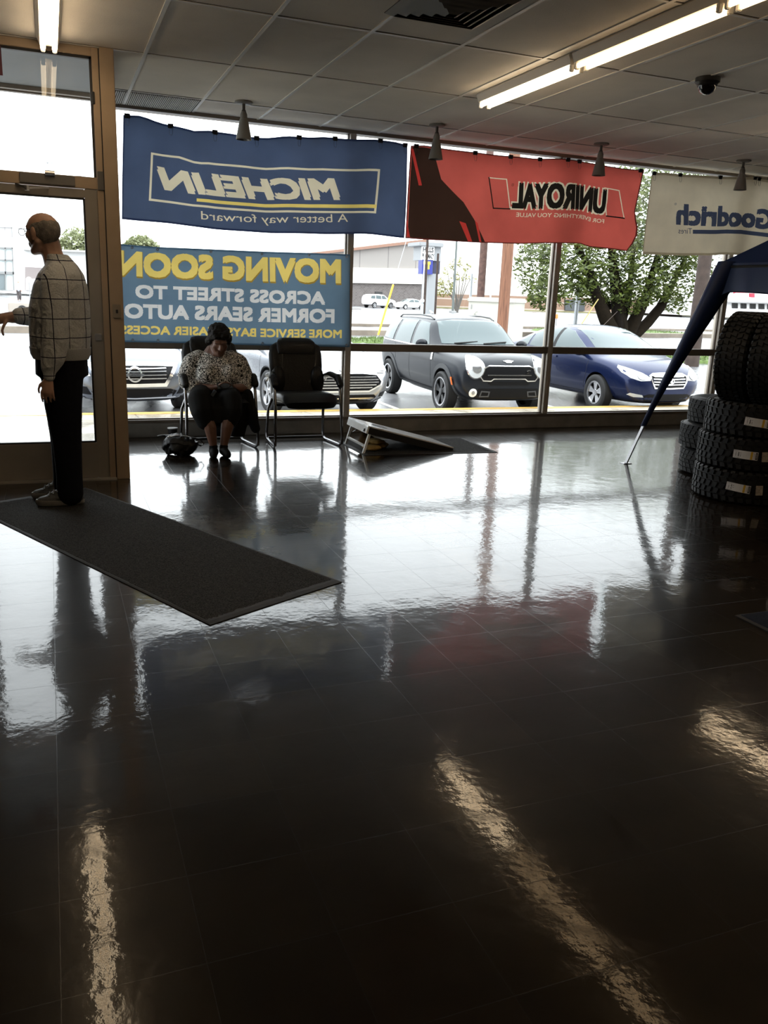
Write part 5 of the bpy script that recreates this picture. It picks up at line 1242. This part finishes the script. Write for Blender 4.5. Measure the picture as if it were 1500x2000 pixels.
c.patch('bumper_opening', 'front', poly((-.52, .28), (.52, .28), (.60, .39), (.50, .42), (-.50, .42), (-.60, .39)), GRL, off=.008); c.patch('chrome_lip', 'front', poly((-.58, .295), (0, .275), (.58, .295), (.58, .31), (0, .29), (-.58, .31)), CHROME, off=.016)
c.both('fog_surround', 'front', [(.60, .34), (.66, .45), (.82, .46), (.80, .35)], GRL, off=.010); c.patch('chin', 'front', poly((-.62, .20), (.62, .20), (.60, .262), (-.60, .262)), GRL, off=.01)
c.both('fog_lamp', 'front', arcpts(.72, .275, .05, .028, 14), HEADL, off=.012)
seams(c, [[(1.10, .93), (1.06, .62), (.92, .30)], [(-.17, .95), (-.20, .28)]]); c.mirrors(.92, .98, 1.0, GRYC, (.06, .12, .065))

# far white vehicles across the lot
WHP = paint('paint_white', (.80, .80, .80), 0)
g = gz(744, 602); SUV = [(x*1.22, zb*1.25, ws*1.1, wm*1.1, zm*1.2, wb*1.1, zl*1.18, w2*1.12, z2*1.2, wt*1.13, ze*1.22, zz*1.2) for x, zb, ws, wm, zm, wb, zl, w2, z2, wt, ze, zz in MINI]
c = Car('car', 'white large sport utility vehicle far across the lot by the dark brick wall', (g[0], g[1]+1, ZG), radians(20), SUV, .39, (1.5, -1.5), .86, WHP, 'five', ALLOY)
c.sides('side_window', [(.75, 1.24), (.35, 1.68), (-.2, 1.70), (-.2, 1.23)], TINT); c.sides('side_window', [(-.3, 1.23), (-.3, 1.70), (-1.25, 1.70), (-1.3, 1.24)], TINT); c.sides('side_window', [(-1.42, 1.25), (-1.36, 1.69), (-2.0, 1.66), (-2.2, 1.28)], TINT)
c.patch('windshield', 'front', poly((-.75, 1.33), (.75, 1.33), (.65, 1.74), (-.65, 1.74)), TINT); c.both('headlight', 'front', arcpts(.65, 1.0, .15, .1, 12), HEADL)
g = gz(797, 604)
c = Car('car', 'white sedan far across the lot in front of the dark brick wall', (g[0], g[1]-.5, ZG), radians(196), sedan(4.7, 1.8, 1.45, NOSE_E), .33, (1.4, -1.4), .80, WHP, 'five', ALLOY)
c.sides('side_window', [(.98, .985), (.55, 1.17), (.2, 1.32), (-.12, 1.36), (-.12, .975)], TINT); c.sides('side_window', [(-.22, .975), (-.22, 1.36), (-.7, 1.33), (-1.0, 1.22), (-1.05, 1.0)], TINT)
c.patch('windshield', 'front', poly((-.70, 1.0), (.70, 1.0), (.56, 1.37), (-.56, 1.37)), TINT)

# ---------------------------------------------------------------- outside: poles, cabinet, sign, trees, buildings
def pole(name, label, base, h, r, M, cat='pole', r2=None, n=16, group=None):
    t = MB().tube([Vector((base[0], base[1], ZG-.05)), Vector((base[0], base[1], ZG+h))], [r, r2 or r*.85], n).build(name, M, None); tag(t, label, cat, group); return t
WOOD = NB('utility_wood'); oc, xyz = WOOD.obj()
mp = WOOD.n('Mapping'); mp.inputs['Scale'].default_value = (9, 9, .5); WOOD.l(oc, mp.inputs[0])
WOOD.l(WOOD.mix(WOOD.rng(WOOD.noise(mp.outputs[0], 2.2, 5, 1), .3, .7, 0, 1), (.10, .042, .024), (.25, .115, .066)), WOOD.b.inputs['Base Color']); WOOD.b.inputs['Roughness'].default_value = .85
WOODD = mat('utility_wood_dark', (.10, .055, .045), .85, var=.3, vscale=6); BROWNP = mat('creosote_pole', (.045, .030, .024), .9, var=.3, vscale=5)
DKP = mat('dark_green_steel', (.09, .105, .10), .5); GALV = mat('galvanised_post', (.36, .38, .40), .45, .4)
p = AY(981, 640, 27); pole('utility_pole', 'reddish brown wooden utility pole rising behind the black hatchback', (p.x, p.y), 11, .20, WOOD.m, r2=.19)
p = AY(938, 590, 42); pole('utility_pole', 'darker wooden utility pole left of the reddish one behind the white cabinet', (p.x, p.y), 11, .215, WOODD, r2=.19)
p = AY(1352, 700, 22); pole('utility_pole', 'dark brown pole standing in the grass at the right behind the blue sedan', (p.x, p.y), 9, .235, BROWNP, r2=.17)
p = AY(919, 578, 44); o = pole('steel_post', 'thin grey steel post left of the darker wooden pole', (p.x, p.y), 3.2, .085, GALV, 'post'); 
p = AY(958, 578, 45); pole('steel_post', 'thin white steel post between the two wooden poles', (p.x, p.y), 8, .05, WHITE, 'post')
p = AY(1125, 615, 40); pole('steel_post', 'grey steel post behind the roof of the blue sedan', (p.x, p.y), 2.6, .11, GALV, 'post', r2=.11)
g = gz(884, 611); t = thing('lamp_post', 'dark lamp post beside the small bare tree across the lot', 'lamp post', (g[0], g[1], ZG))
MB().tube([(0, 0, 0), (0, 0, 14)], [.15, .10], 12).build('shaft', DKP, t); MB().box(-.35, .35, -.35, .35, 0, .25).build('base', GREY, t, bevel=.03); MB().box(-.9, .9, -.25, .25, 13.9, 14.2).build('lamp_head', DKP, t)
p = AY(99, 420, 95); t = thing('lamp_post', 'pale far lamp post with boxy head seen through the glass over the door', 'lamp post', (p.x, p.y, ZG)); top = AY(95, 315, 95).z-ZG
MB().tube([(0, 0, 0), (0, 0, top)], [.13, .09], 10).build('shaft', GALV, t); MB().box(-.45, .45, -.2, .2, top-.15, top+.18).build('lamp_head', GALV, t); MB().box(-.05, .35, -.06, .06, top-1.1, top-1.0).build('bracket', GALV, t)
# guy wire with a yellow guard
a = AZ(736, 663, ZG+.1); t = thing('guy_wire', 'steel guy wire in a yellow plastic guard anchored in the grass', 'guy wire', (a.x, a.y, ZG+.1))
e = AY(768, 556, a.y+.3)-a; top = e*5.5
MB().tube([(0, 0, 0), top], .012, 6).build('cable', GALV, t); MB().tube([e*.08, e], .042, 8).build('guard', mat('guard_yellow', (.80, .42, .03), .5), t); MB().tube([(0, 0, -.1), e*.09], .03, 6).build('anchor_rod', GREY, t)
for k, ((x0, y0), (x1, y1)) in enumerate((((1142, 624), (1166, 588)), ((1188, 626), (1204, 610)))):
    a, b_ = AY(x0, y0, 33), AY(x1, y1, 34); t = thing('guy_wire', ['pale guy wire guard rising behind the roof of the blue sedan', 'thin dark guy wire by the trunks of the big tree'][k], 'guy wire', a)
    MB().tube([Vector((0, 0, 0))-(b_-a)*1.2, (b_-a)*1.1], .03 if k == 0 else .015, 6).build('cable', mat('guard_tan', (.30, .24, .08), .6) if k == 0 else BROWNP, t)
# white utility cabinet
t = thing('utility_cabinet', 'big white utility cabinet with overhanging lid behind the black hatchback', 'cabinet', (0, 0, 0))
CAB = mat('cabinet_cream', (.44, .43, .375), .6, var=.06, vscale=1.5)
A, B_ = AY(914, 620, 31), AY(1003, 620, 30.5); C_ = AY(1023, 620, 32.2); zt_ = AY(960, 592, 31).z
n = Vector((C_.x-B_.x, C_.y-B_.y, 0)); t.location = (A.x, A.y, ZG)
v = [Vector((A.x, A.y, 0)), Vector((B_.x, B_.y, 0)), Vector((B_.x, B_.y, 0))+n, Vector((A.x, A.y, 0))+n]; o0 = Vector((A.x, A.y, 0)); v = [q-o0 for q in v]; H = zt_-ZG
b = MB(); b.faces([q+Vector((0, 0, z)) for z in (0, H) for q in v], [(3, 2, 1, 0), (4, 5, 6, 7), (0, 1, 5, 4), (1, 2, 6, 5), (2, 3, 7, 6), (3, 0, 4, 7)]); b.build('body', CAB, t, smooth=0)
cc = sum(v, Vector())/4; b = MB(); b.faces([cc+(q-cc)*1.06+Vector((0, 0, z)) for z in (H, H+.22) for q in v], [(3, 2, 1, 0), (4, 5, 6, 7), (0, 1, 5, 4), (1, 2, 6, 5), (2, 3, 7, 6), (3, 0, 4, 7)]); b.build('lid', CAB, t, smooth=0, bevel=.05)
d = (v[1]-v[0]).normalized(); fx_ = lambda u, z: v[0]+d*u+Vector((0, -.012, z))
for u0, nm in ((.12, 'hinge'), (1.32, 'hinge'), (1.42, 'hinge')): b = MB(); p = fx_(u0, H-.25); b.box(p.x-.015, p.x+.015, p.y-.02, p.y+.02, p.z, p.z+.17).build(nm, GREY, t, smooth=0)
p = fx_(.33, H-.45); b = MB()
for k in range(9): q = p+Vector((random.uniform(-.08, .08), 0, random.uniform(-.12, .12))); b.box(q.x-.018, q.x+.018, q.y-.005, q.y+.004, q.z-.012, q.z+.012)
b.build('graffiti_mark', GREY, t, smooth=0)
# pharmacy pylon sign
Y0 = 76; t = thing('pylon_sign', 'grey pylon sign with white pharmacy panel over a blue panel', 'sign', (0, 0, 0)); p0 = AY(836, 605, Y0); t.location = (p0.x, p0.y, ZG); o0 = Vector((p0.x, p0.y, ZG))
def sl(px0, py0, px1, py1, Y, dep, nm, M, par, off, **k):
    a, c = AY(px0, py1, Y), AY(px1, py0, Y); return MB().box(a.x-off.x, c.x-off.x, Y-off.y, Y-off.y+dep, a.z-off.z, c.z-off.z).build(nm, M, par, smooth=0, **k)
SG = mat('sign_grey', (.26, .27, .28), .6)
sl(834, 535, 852, 616, Y0+.3, 1.6, 'pillar', SG, t, o0); sl(823, 479, 862, 508, Y0+.2, 2.0, 'housing', SG, t, o0); sl(820, 475, 867, 480, Y0-.3, 3.0, 'cap', SG, t, o0, bevel=.05)
sl(823.5, 481, 849, 507.5, Y0, .2, 'white_panel', mat('sign_white', (.82, .83, .84), .4), t, o0); sl(823.5, 508, 846, 535, Y0, .9, 'blue_panel', mat('sign_blue', (.015, .025, .22), .35), t, o0); sl(846, 508, 860, 535, Y0+.4, 1.5, 'blue_housing', mat('sign_dark_blue', (.02, .02, .05), .5), t, o0)
INKS = mat('sign_black', (.01, .01, .01), .5)
for s, (a0, b0, c0, d0) in (('HILLS', (826, 484, 847, 492)), ('PHARMACY', (824.5, 496, 848, 504.5))):
    a, c = AY(a0, d0, Y0), AY(c0, b0, Y0); b = MB(); add_flat(b, text_poly(s, a.x-o0.x, c.x-o0.x, a.z-o0.z, c.z-o0.z, .03), lambda u, v: Vector((u, -.02, v))); b.build('sign_lettering', INKS, t, smooth=0)
for r4 in ((827, 511, 841, 516), (835.5, 516, 839, 526)): sl(*r4, Y0-.03, .03, 'yellow_figure', mat('sign_yellow', (.85, .62, .05), .4), t, o0)
for k, (xt, yt, xb, wd) in enumerate(((838, 400, 828.5, 4.6), (853.5, 495, 850, 4.2))):
    a = AY(xb, 606, 70+k); o = MB().tube([Vector((a.x, a.y, ZG)), Vector((a.x, a.y, AY(xt, yt, 70+k).z))], wd*.5*78/F_PX, 10).build('wooden_post', BROWNP, None); tag(o, ['tall dark post crossing in front of the pharmacy sign', 'shorter dark post at the right side of the pharmacy sign'][k], 'post')
o = MB(); a = AY(824, 600, 69); o.box(-.12, .12, -.1, .1, -1.2, .75); o = o.build('meter_box', mat('meter_blue', (.42, .52, .56), .5), None, bevel=.02); o.location = (a.x, a.y, AY(824, 610, 69).z); tag(o, 'pale blue electric meter box beside the dark post of the pharmacy sign', 'meter box')
MB().ell((0, -.02, .98), .19, 12).build('meter_dial', WHITE, o); MB().cyl((.03, 0, .9), (.03, 0, 5.2), .05).build('conduit', WHITE, o)
# small signs and markers far away
for nm, lab, px, y0, y1, Y, M, sh in (('round_sign', 'round white sign on a post beyond the door', 58, 546, 572, 100, WHITE, 'r'), ('stop_sign', 'round red sign on a thin post far right behind the canopy leg', 1399, 594, 612, 80, mat('sign_red', (.5, .03, .04), .4), 'r'), ('blue_sign', 'small blue sign on a post by the big tree trunks', 1182, 596, 611, 60, mat('sign_parking_blue', (.08, .22, .5), .4), 's')):
    a, c = AY(px, y1, Y), AY(px, y0, Y); h = c.z-ZG; t = thing(nm, lab, 'sign', (a.x, a.y, ZG)); r = 4.6*Y/F_PX
    MB().cyl((0, 0, 0), (0, 0, h), .05, n=8).build('post', GREY, t)
    (MB().cyl((0, -.08, h), (0, -.04, h), r, n=20) if sh == 'r' else MB().box(-r*.6, r*.6, -.08, -.04, h-r, h+r)).build('sign_plate', M, t, smooth=30)
a = AY(1087, 622, 30); o = MB().lathe([(.001, 0), (.06, 0), (.055, .14), (.035, .17), (.001, .18)], 14).build('warning_beacon', mat('beacon_orange', (.85, .16, .02), .3), None); o.location = (a.x, a.y, a.z); tag(o, 'small orange beacon above the roof of the blue sedan', 'beacon')
MB().cyl((0, 0, ZG-a.z), (0, 0, .01), .03, n=8).build('beacon_post', GREY, o)
a = gz(30, 622); t = thing('concrete_block', 'beige low concrete block beyond the door below the outstretched arm', 'block', (a[0]-.3, a[1], ZG))
h = AY(35, 592, a[1]).z-ZG; MB().box(0, 2.4, 0, 1, 0, h).build('block_body', mat('block_beige', (.36, .32, .28), .8), t, bevel=.03); MB().tube([(.65, -.03, h-.32), (.65, .03, h-.32)], .22, 16).build('round_opening', DARK, t)

# trees
LEAF = {}
def leaves(name, M, parent, blobs, size, off, flat=.75):
    b = MB(); rr = random.Random(len(blobs)*13+int(size*1000))
    for c, r, n in blobs:
        for _ in range(n):
            while True:
                p = Vector((rr.uniform(-1, 1), rr.uniform(-1, 1), rr.uniform(-1, 1)))
                if .25 < p.length < 1 and rr.random() < p.length+.15: break
            p = Vector((p.x*r[0], p.y*r[1], p.z*r[2]))+c-off
            p += Vector((noise.noise(p*1.1), noise.noise(p*1.1+Vector((9, 0, 0))), noise.noise(p*1.1+Vector((0, 9, 0)))))*.35
            u = Vector((rr.uniform(-1, 1), rr.uniform(-1, 1), rr.uniform(-1, 1))).normalized(); w_ = u.orthogonal().normalized(); s = size*rr.uniform(.6, 1.3)
            b.faces([p-u*s, p+w_*s*.45, p+u*s, p-w_*s*.45+u*.2*s], [(0, 1, 2), (0, 2, 3)])
    return b.build(name, M, parent, smooth=0)
def leafmat(name, c1, c2):
    q = NB(name); oc, xyz = q.obj(); n = q.noise(oc, 1.4, 4); w2_ = q.n('TexWhiteNoise'); gi = q.n('NewGeometry'); q.l(gi.outputs['Random Per Island'], w2_.inputs['Vector']) if False else None
    f = q.math('ADD', q.math('MULTIPLY', q.rng(n, .3, .7, 0, 1), .5), q.math('MULTIPLY', gi.outputs['Random Per Island'], .5)); c = q.mix(f, c1, c2)
    d = q.n('BsdfDiffuse'); tl_ = q.n('BsdfTranslucent'); mx = q.n('MixShader'); mx.inputs[0].default_value = .3; q.l(c, d.inputs[0]); q.l(c, tl_.inputs[0]); q.l(d.outputs[0], mx.inputs[1]); q.l(tl_.outputs[0], mx.inputs[2])
    gl_ = q.n('BsdfGlossy'); gl_.inputs['Roughness'].default_value = .35; m2 = q.n('MixShader'); m2.inputs[0].default_value = .05; q.l(mx.outputs[0], m2.inputs[1]); q.l(gl_.outputs[0], m2.inputs[2]); q.l(m2.outputs[0], q.out.inputs[0]); return q.m
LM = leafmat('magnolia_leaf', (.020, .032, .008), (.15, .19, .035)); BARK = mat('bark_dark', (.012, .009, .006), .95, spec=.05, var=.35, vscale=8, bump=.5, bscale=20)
YT = 36; base = AY(1215, 672, YT); t = thing('tree', 'big dense evergreen tree with several dark trunks behind the blue sedan', 'tree', (base.x, base.y, ZG)); o0 = Vector((base.x, base.y, ZG))
k36 = AY(1215, 600, YT).length/F_PX
bl = []
for px, py, rx, ry, n in ((1050, 520, 45, 65, 650), (1105, 500, 75, 85, 1500), (1180, 490, 90, 90, 1900), (1260, 530, 80, 62, 1500), (1325, 535, 62, 55, 900), (1200, 410, 120, 80, 1900), (1300, 400, 120, 85, 1900), (1400, 400, 100, 85, 1400), (1480, 390, 80, 80, 900), (1065, 575, 28, 26, 220), (1150, 560, 40, 30, 420), (1235, 578, 45, 28, 420), (1315, 590, 28, 16, 140), (1250, 330, 160, 70, 900), (1400, 320, 140, 70, 800), (1350, 470, 60, 60, 800), (1120, 400, 70, 70, 900)):
    bl.append((AY(px, py, YT+random.uniform(-1.2, 1.2)), (rx*k36, rx*k36*.8, ry*k36), int(n*1.7)))
leaves('foliage', LM, t, bl, .13, o0)
for i, pts in enumerate(([(1200, 660, 15), (1180, 615, 12), (1163, 570, 9), (1150, 520, 6), (1120, 470, 3)], [(1212, 662, 16), (1208, 600, 13), (1200, 540, 9), (1190, 450, 4)], [(1222, 662, 14), (1245, 615, 11), (1262, 580, 9), (1275, 530, 6), (1300, 450, 3)], [(1228, 664, 12), (1265, 630, 10), (1290, 600, 9), (1305, 570, 7), (1330, 520, 4), (1370, 450, 2)], [(1205, 655, 11), (1225, 590, 8), (1232, 540, 5), (1240, 470, 3)], [(1195, 600, 6), (1140, 550, 4), (1090, 520, 2)])):
    P_ = [AY(x, y, YT+(i-2.5)*.25)-o0 for x, y, r in pts]
    if i < 5: P_ = [Vector((P_[0].x*.6, P_[0].y*.6, -.05))]+P_
    R_ = [r*k36 for x, y, r in pts]; R_ = ([R_[0]*1.25]+R_) if i < 5 else R_
    MB().tube(P_, R_, 10).build('trunk' if i < 5 else 'branch', BARK, t)
YB2 = 100; base = AY(893, 600, YB2); t = thing('tree', 'small sparse tree with yellowish leaves right of the pharmacy sign', 'tree', (base.x, base.y, ZG)); o0 = Vector((base.x, base.y, ZG)); kk = AY(893, 580, YB2).length/F_PX
rr = random.Random(4); bl = []
for i, (tx, ty) in enumerate(((862, 545), (872, 520), (884, 510), (899, 508), (915, 515), (922, 540), (868, 560), (908, 530), (890, 530))):
    P_ = [Vector(((i-4)*.03, 0, -.05)), AY(893+(tx-893)*.35, 580, YB2)-o0, AY(893+(tx-893)*.7, 555 if ty < 545 else 570, YB2)-o0, AY(tx, ty, YB2)-o0]
    MB().tube(P_, [.09, .07, .045, .02], 6).build('branch', mat('bark_grey', (.10, .09, .08), .9), t); bl.append((AY(tx, ty+8, YB2), (8*kk, 6*kk, 11*kk), 34))
bl += [(AY(858, 565, YB2), (12*kk, 8*kk, 14*kk), 110), (AY(878, 560, YB2), (9*kk, 8*kk, 12*kk), 60)]
leaves('foliage', leafmat('spring_leaf', (.10, .11, .03), (.34, .32, .10)), t, bl, .22, o0)
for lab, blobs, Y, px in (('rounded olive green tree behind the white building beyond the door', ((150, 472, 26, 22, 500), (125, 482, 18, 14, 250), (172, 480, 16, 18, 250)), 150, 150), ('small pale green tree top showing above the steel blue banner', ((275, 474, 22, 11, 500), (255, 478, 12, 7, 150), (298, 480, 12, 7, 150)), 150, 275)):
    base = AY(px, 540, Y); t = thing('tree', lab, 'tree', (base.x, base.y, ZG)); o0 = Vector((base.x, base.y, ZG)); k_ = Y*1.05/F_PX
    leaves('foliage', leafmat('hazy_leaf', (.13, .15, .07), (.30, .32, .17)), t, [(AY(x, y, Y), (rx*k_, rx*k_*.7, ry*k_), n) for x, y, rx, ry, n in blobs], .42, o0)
    MB().tube([(0, 0, 0), (0, 0, AY(px, 480, Y).z-ZG)], [.4, .2], 8).build('trunk', BARK, t)

# buildings
def bpart(nm, pts, Y, dep, M, par, off):
    v = [AY(x, y, Y) for x, y in pts]; return MB().prism([(q.x-off.x, q.z-off.z) for q in v], lambda a, b_, d: Vector((a, d-off.y, b_)), Y, Y+dep).build(nm, M, par, smooth=0)
q = NB('dark_brick'); oc, xyz = q.obj(); bt = q.n('TexBrick'); mp = q.n('Mapping'); mp.inputs['Rotation'].default_value = (radians(90), 0, 0); q.l(oc, mp.inputs[0]); q.l(mp.outputs[0], bt.inputs['Vector'])
bt.inputs['Scale'].default_value = 1.2; bt.inputs['Color1'].default_value = (.10, .085, .08, 1); bt.inputs['Color2'].default_value = (.14, .12, .115, 1); bt.inputs['Mortar'].default_value = (.17, .16, .155, 1); q.l(bt.outputs['Color'], q.b.inputs['Base Color']); q.b.inputs['Roughness'].default_value = .85
q = NB('pale_panel'); oc, xyz = q.obj(); ln = q.line(xyz[0], 4.6, 0, .07); q.l(q.mix(ln, (.27, .25, .235), (.17, .155, .15)), q.b.inputs['Base Color']); q.b.inputs['Roughness'].default_value = .85
CREAMW = mat('cream_render', (.72, .70, .62), .8, var=.04, vscale=.3); ROOFB = mat('roof_edge_brown', (.25, .14, .10), .7)
Y1 = 124; a = AY(700, 600, Y1); t = thing('store_building', 'large warehouse store with dark brick base, cream band and pale panels', 'building', (a.x, a.y, ZG)); o0 = Vector((a.x, a.y, ZG)); zb_ = 606
bpart('brick_base', [(480, 602), (826, 608), (826, 555), (480, 549)], Y1, 30, MATS['dark_brick'], t, o0)
bpart('cream_band', [(480, 549), (826, 555), (826, 525), (480, 519)], Y1-.4, 30.4, CREAMW, t, o0)
bpart('panel_wall', [(480, 519), (832, 525), (832, 471), (480, 512)], Y1, 30, MATS['pale_panel'], t, o0)
bpart('roof_edge', [(480, 513), (834, 473), (834, 467), (480, 509)], Y1-.6, 31, ROOFB, t, o0)
bpart('doorway', [(733, 580), (747, 580.5), (747, 570), (733, 569.5)], Y1-.15, .2, mat('doorway_dark', (.03, .03, .03), .6), t, o0)
Y2 = 132; a = AY(1000, 610, Y2); t = thing('low_building', 'long low building with striped tan brick under a white upper wall', 'building', (a.x, a.y, ZG)); o0 = Vector((a.x, a.y, ZG))
q = NB('tan_brick'); oc, xyz = q.obj(); ln = q.line(xyz[2], 1.3, .3, .10); q.l(q.mix(ln, (.25, .16, .115), (.40, .34, .30)), q.b.inputs['Base Color']); q.b.inputs['Roughness'].default_value = .85
bpart('brick_wall', [(838, 603), (1332, 622), (1332, 588), (838, 573)], Y2, 20, MATS['tan_brick'], t, o0)
bpart('white_wall', [(852, 573), (1330, 588), (1330, 560), (852, 540)], Y2+.4, 20, CREAMW, t, o0)
bpart('tall_white_wall', [(908, 560), (1075, 565), (1075, 440), (908, 440)], Y2+4, 16, mat('white_render', (.86, .85, .83), .8), t, o0)
bpart('doorway', [(1104, 606), (1142, 607.5), (1142, 586), (1104, 585)], Y2-.3, .3, mat('glass_door_dark', (.05, .055, .06), .2), t, o0)
Y3 = 112; a = AY(1470, 620, Y3); t = thing('red_roof_building', 'white building with red roof edge and dark vertical windows at the far right', 'building', (a.x, a.y, ZG)); o0 = Vector((a.x, a.y, ZG))
bpart('wall', [(1400, 619), (1600, 626), (1600, 594), (1400, 588)], Y3, 20, mat('white_render2', (.80, .79, .78), .8), t, o0)
v = [AY(x, y, Y) for x, y, Y in ((1395, 590, Y3-1), (1610, 596, Y3-1), (1610, 576, Y3+6), (1440, 573, Y3+6))]; b = MB(); b.faces([q-o0 for q in v], [(0, 1, 2, 3)]); b.build('roof', mat('roof_grey', (.42, .41, .41), .7), t, smooth=0, solid=.2)
bpart('red_ridge', [(1440, 575), (1610, 578), (1610, 571), (1440, 568.5)], Y3+5.5, 1, mat('ridge_red', (.55, .03, .06), .6), t, o0); bpart('red_gable', [(1467, 581), (1474, 581), (1474, 573), (1467, 573)], Y3+2, .5, MATS['ridge_red'], t, o0)
for g0 in (1431, 1448, 1466, 1483, 1500, 1518):
    pr_ = []
    for k in range(5): x = g0+k*2.3; pr_.append(bpart('window', [(x, 602+(x-1430)*.03), (x+1.2, 602+(x-1430)*.03), (x+1.2, 592+(x-1430)*.03), (x, 592+(x-1430)*.03)], Y3-.2, .25, MATS['doorway_dark'], t, o0))
Y4 = 118; a = AY(40, 570, Y4); t = thing('white_building', 'white building with glazed entrance and dark garage doors beyond the door', 'building', (a.x, a.y, ZG)); o0 = Vector((a.x, a.y, ZG)); WR = mat('white_render3', (.85, .85, .84), .8)
bpart('wall', [(-60, 566), (180, 578), (180, 490), (106, 487), (72, 462), (40, 430), (-60, 420)], Y4, 20, WR, t, o0)
bpart('wing_roof', [(46, 488.5), (190, 494), (190, 491), (46, 486)], Y4-1.5, 2, mat('eave_grey', (.33, .32, .31), .7), t, o0)
bpart('garage_door', [(49, 567), (82, 569), (82, 523), (49, 521)], Y4-.15, .2, mat('garage_taupe', (.26, .225, .22), .7), t, o0); bpart('garage_door_panel', [(50, 567), (82, 569), (82, 545), (50, 544)], Y4-.3, .2, mat('garage_pale', (.58, .53, .53), .7), t, o0)
bpart('glazing', [(-30, 565), (27, 567), (24, 484), (-30, 483)], Y4-.2, .3, mat('pale_glazing', (.60, .68, .68), .1), t, o0); bpart('door_glass', [(-30, 565), (9, 566), (9, 533), (-30, 532)], Y4-.35, .2, mat('dark_glazing', (.14, .17, .18), .1), t, o0)
FR = mat('glazing_frame', (.22, .22, .22), .5)
for pts in ([(-30, 534), (28, 536), (28, 531), (-30, 529)], [(10, 566), (12, 566), (11, 484), (9, 484)], [(26, 567), (28, 567), (25, 484), (23, 484)], [(-30, 508), (25, 509), (25, 507), (-30, 506)], [(-30, 485), (25, 486), (25, 483), (-30, 482)], [(-30, 445), (24, 446), (24, 444), (-30, 443)], [(22.5, 464), (24, 464), (23.5, 444), (22, 444)], [(9, 450), (10, 450), (10, 444), (9, 444)]):
    bpart('window_frame', pts, Y4-.5, .25, FR, t, o0)
# a person crossing the lot far away
a = gz(38, 587); t = thing('person', 'small far person in pale hooded jacket and dark trousers crossing the lot', 'person', (a[0], a[1], ZG))
b = MB(); b.chain([(0, 0, 1.40, .16), (0, 0, 1.0, .15)]); b.cap((0, 0, 1.45), (0, 0, 1.62), .07, .07); b.ell((0, 0, 1.66), (.10, .12, .13))
for s in (-1, 1):
    b.chain([(s*.10, 0, .95, .11), (s*.10, -.08*s, .5, .075), (s*.09, .0+.1*s, .06, .05)]); b.chain([(s*.2, 0, 1.42, .07), (s*.27, 0, 1.15, .055), (s*.22, -.12, .95, .045)])
    b.cap((s*.09, .1*s, .04), (s*.09, .1*s-.16, .03), .05, .04); b.chain([(s*.22, -.12, .95, .04), (s*.22, -.15, .86, .035)])
b.remesh('body', SKIN, t, .03, 2)
b = MB(); b.chain([(0, 0, 1.42, .19), (0, 0, .98, .19)]); b.ell((0, .03, 1.62), (.13, .14, .16))
for s in (-1, 1): b.chain([(s*.2, 0, 1.42, .10), (s*.28, 0, 1.15, .085), (s*.23, -.1, .98, .07)])
b.remesh('jacket', mat('far_jacket', (.42, .45, .52), .8), t, .03, 2)
b = MB()
for s in (-1, 1): b.chain([(s*.10, 0, .95, .14), (s*.10, -.08*s, .5, .105), (s*.09, .1*s, .08, .085)])
b.remesh('trousers', mat('far_trousers', (.07, .06, .06), .8), t, .03, 2)
# overhead wires
for k, ((x0, y0), (x1, y1)) in enumerate((((-150, 272), (330, 304)), ((-150, 318), (330, 338)))):
    a, b_ = AY(x0, y0, 70), AY(x1, y1, 70); o = MB().tube([a.lerp(b_, i/12)+Vector((0, 0, -.5*sin(pi*i/12))) for i in range(13)], .018, 5).build('power_line', mat('cable_grey', (.25, .25, .25), .6), None); tag(o, ['upper thin overhead wire across the sky over the door', 'lower thin overhead wire across the sky over the door'][k], 'wire')
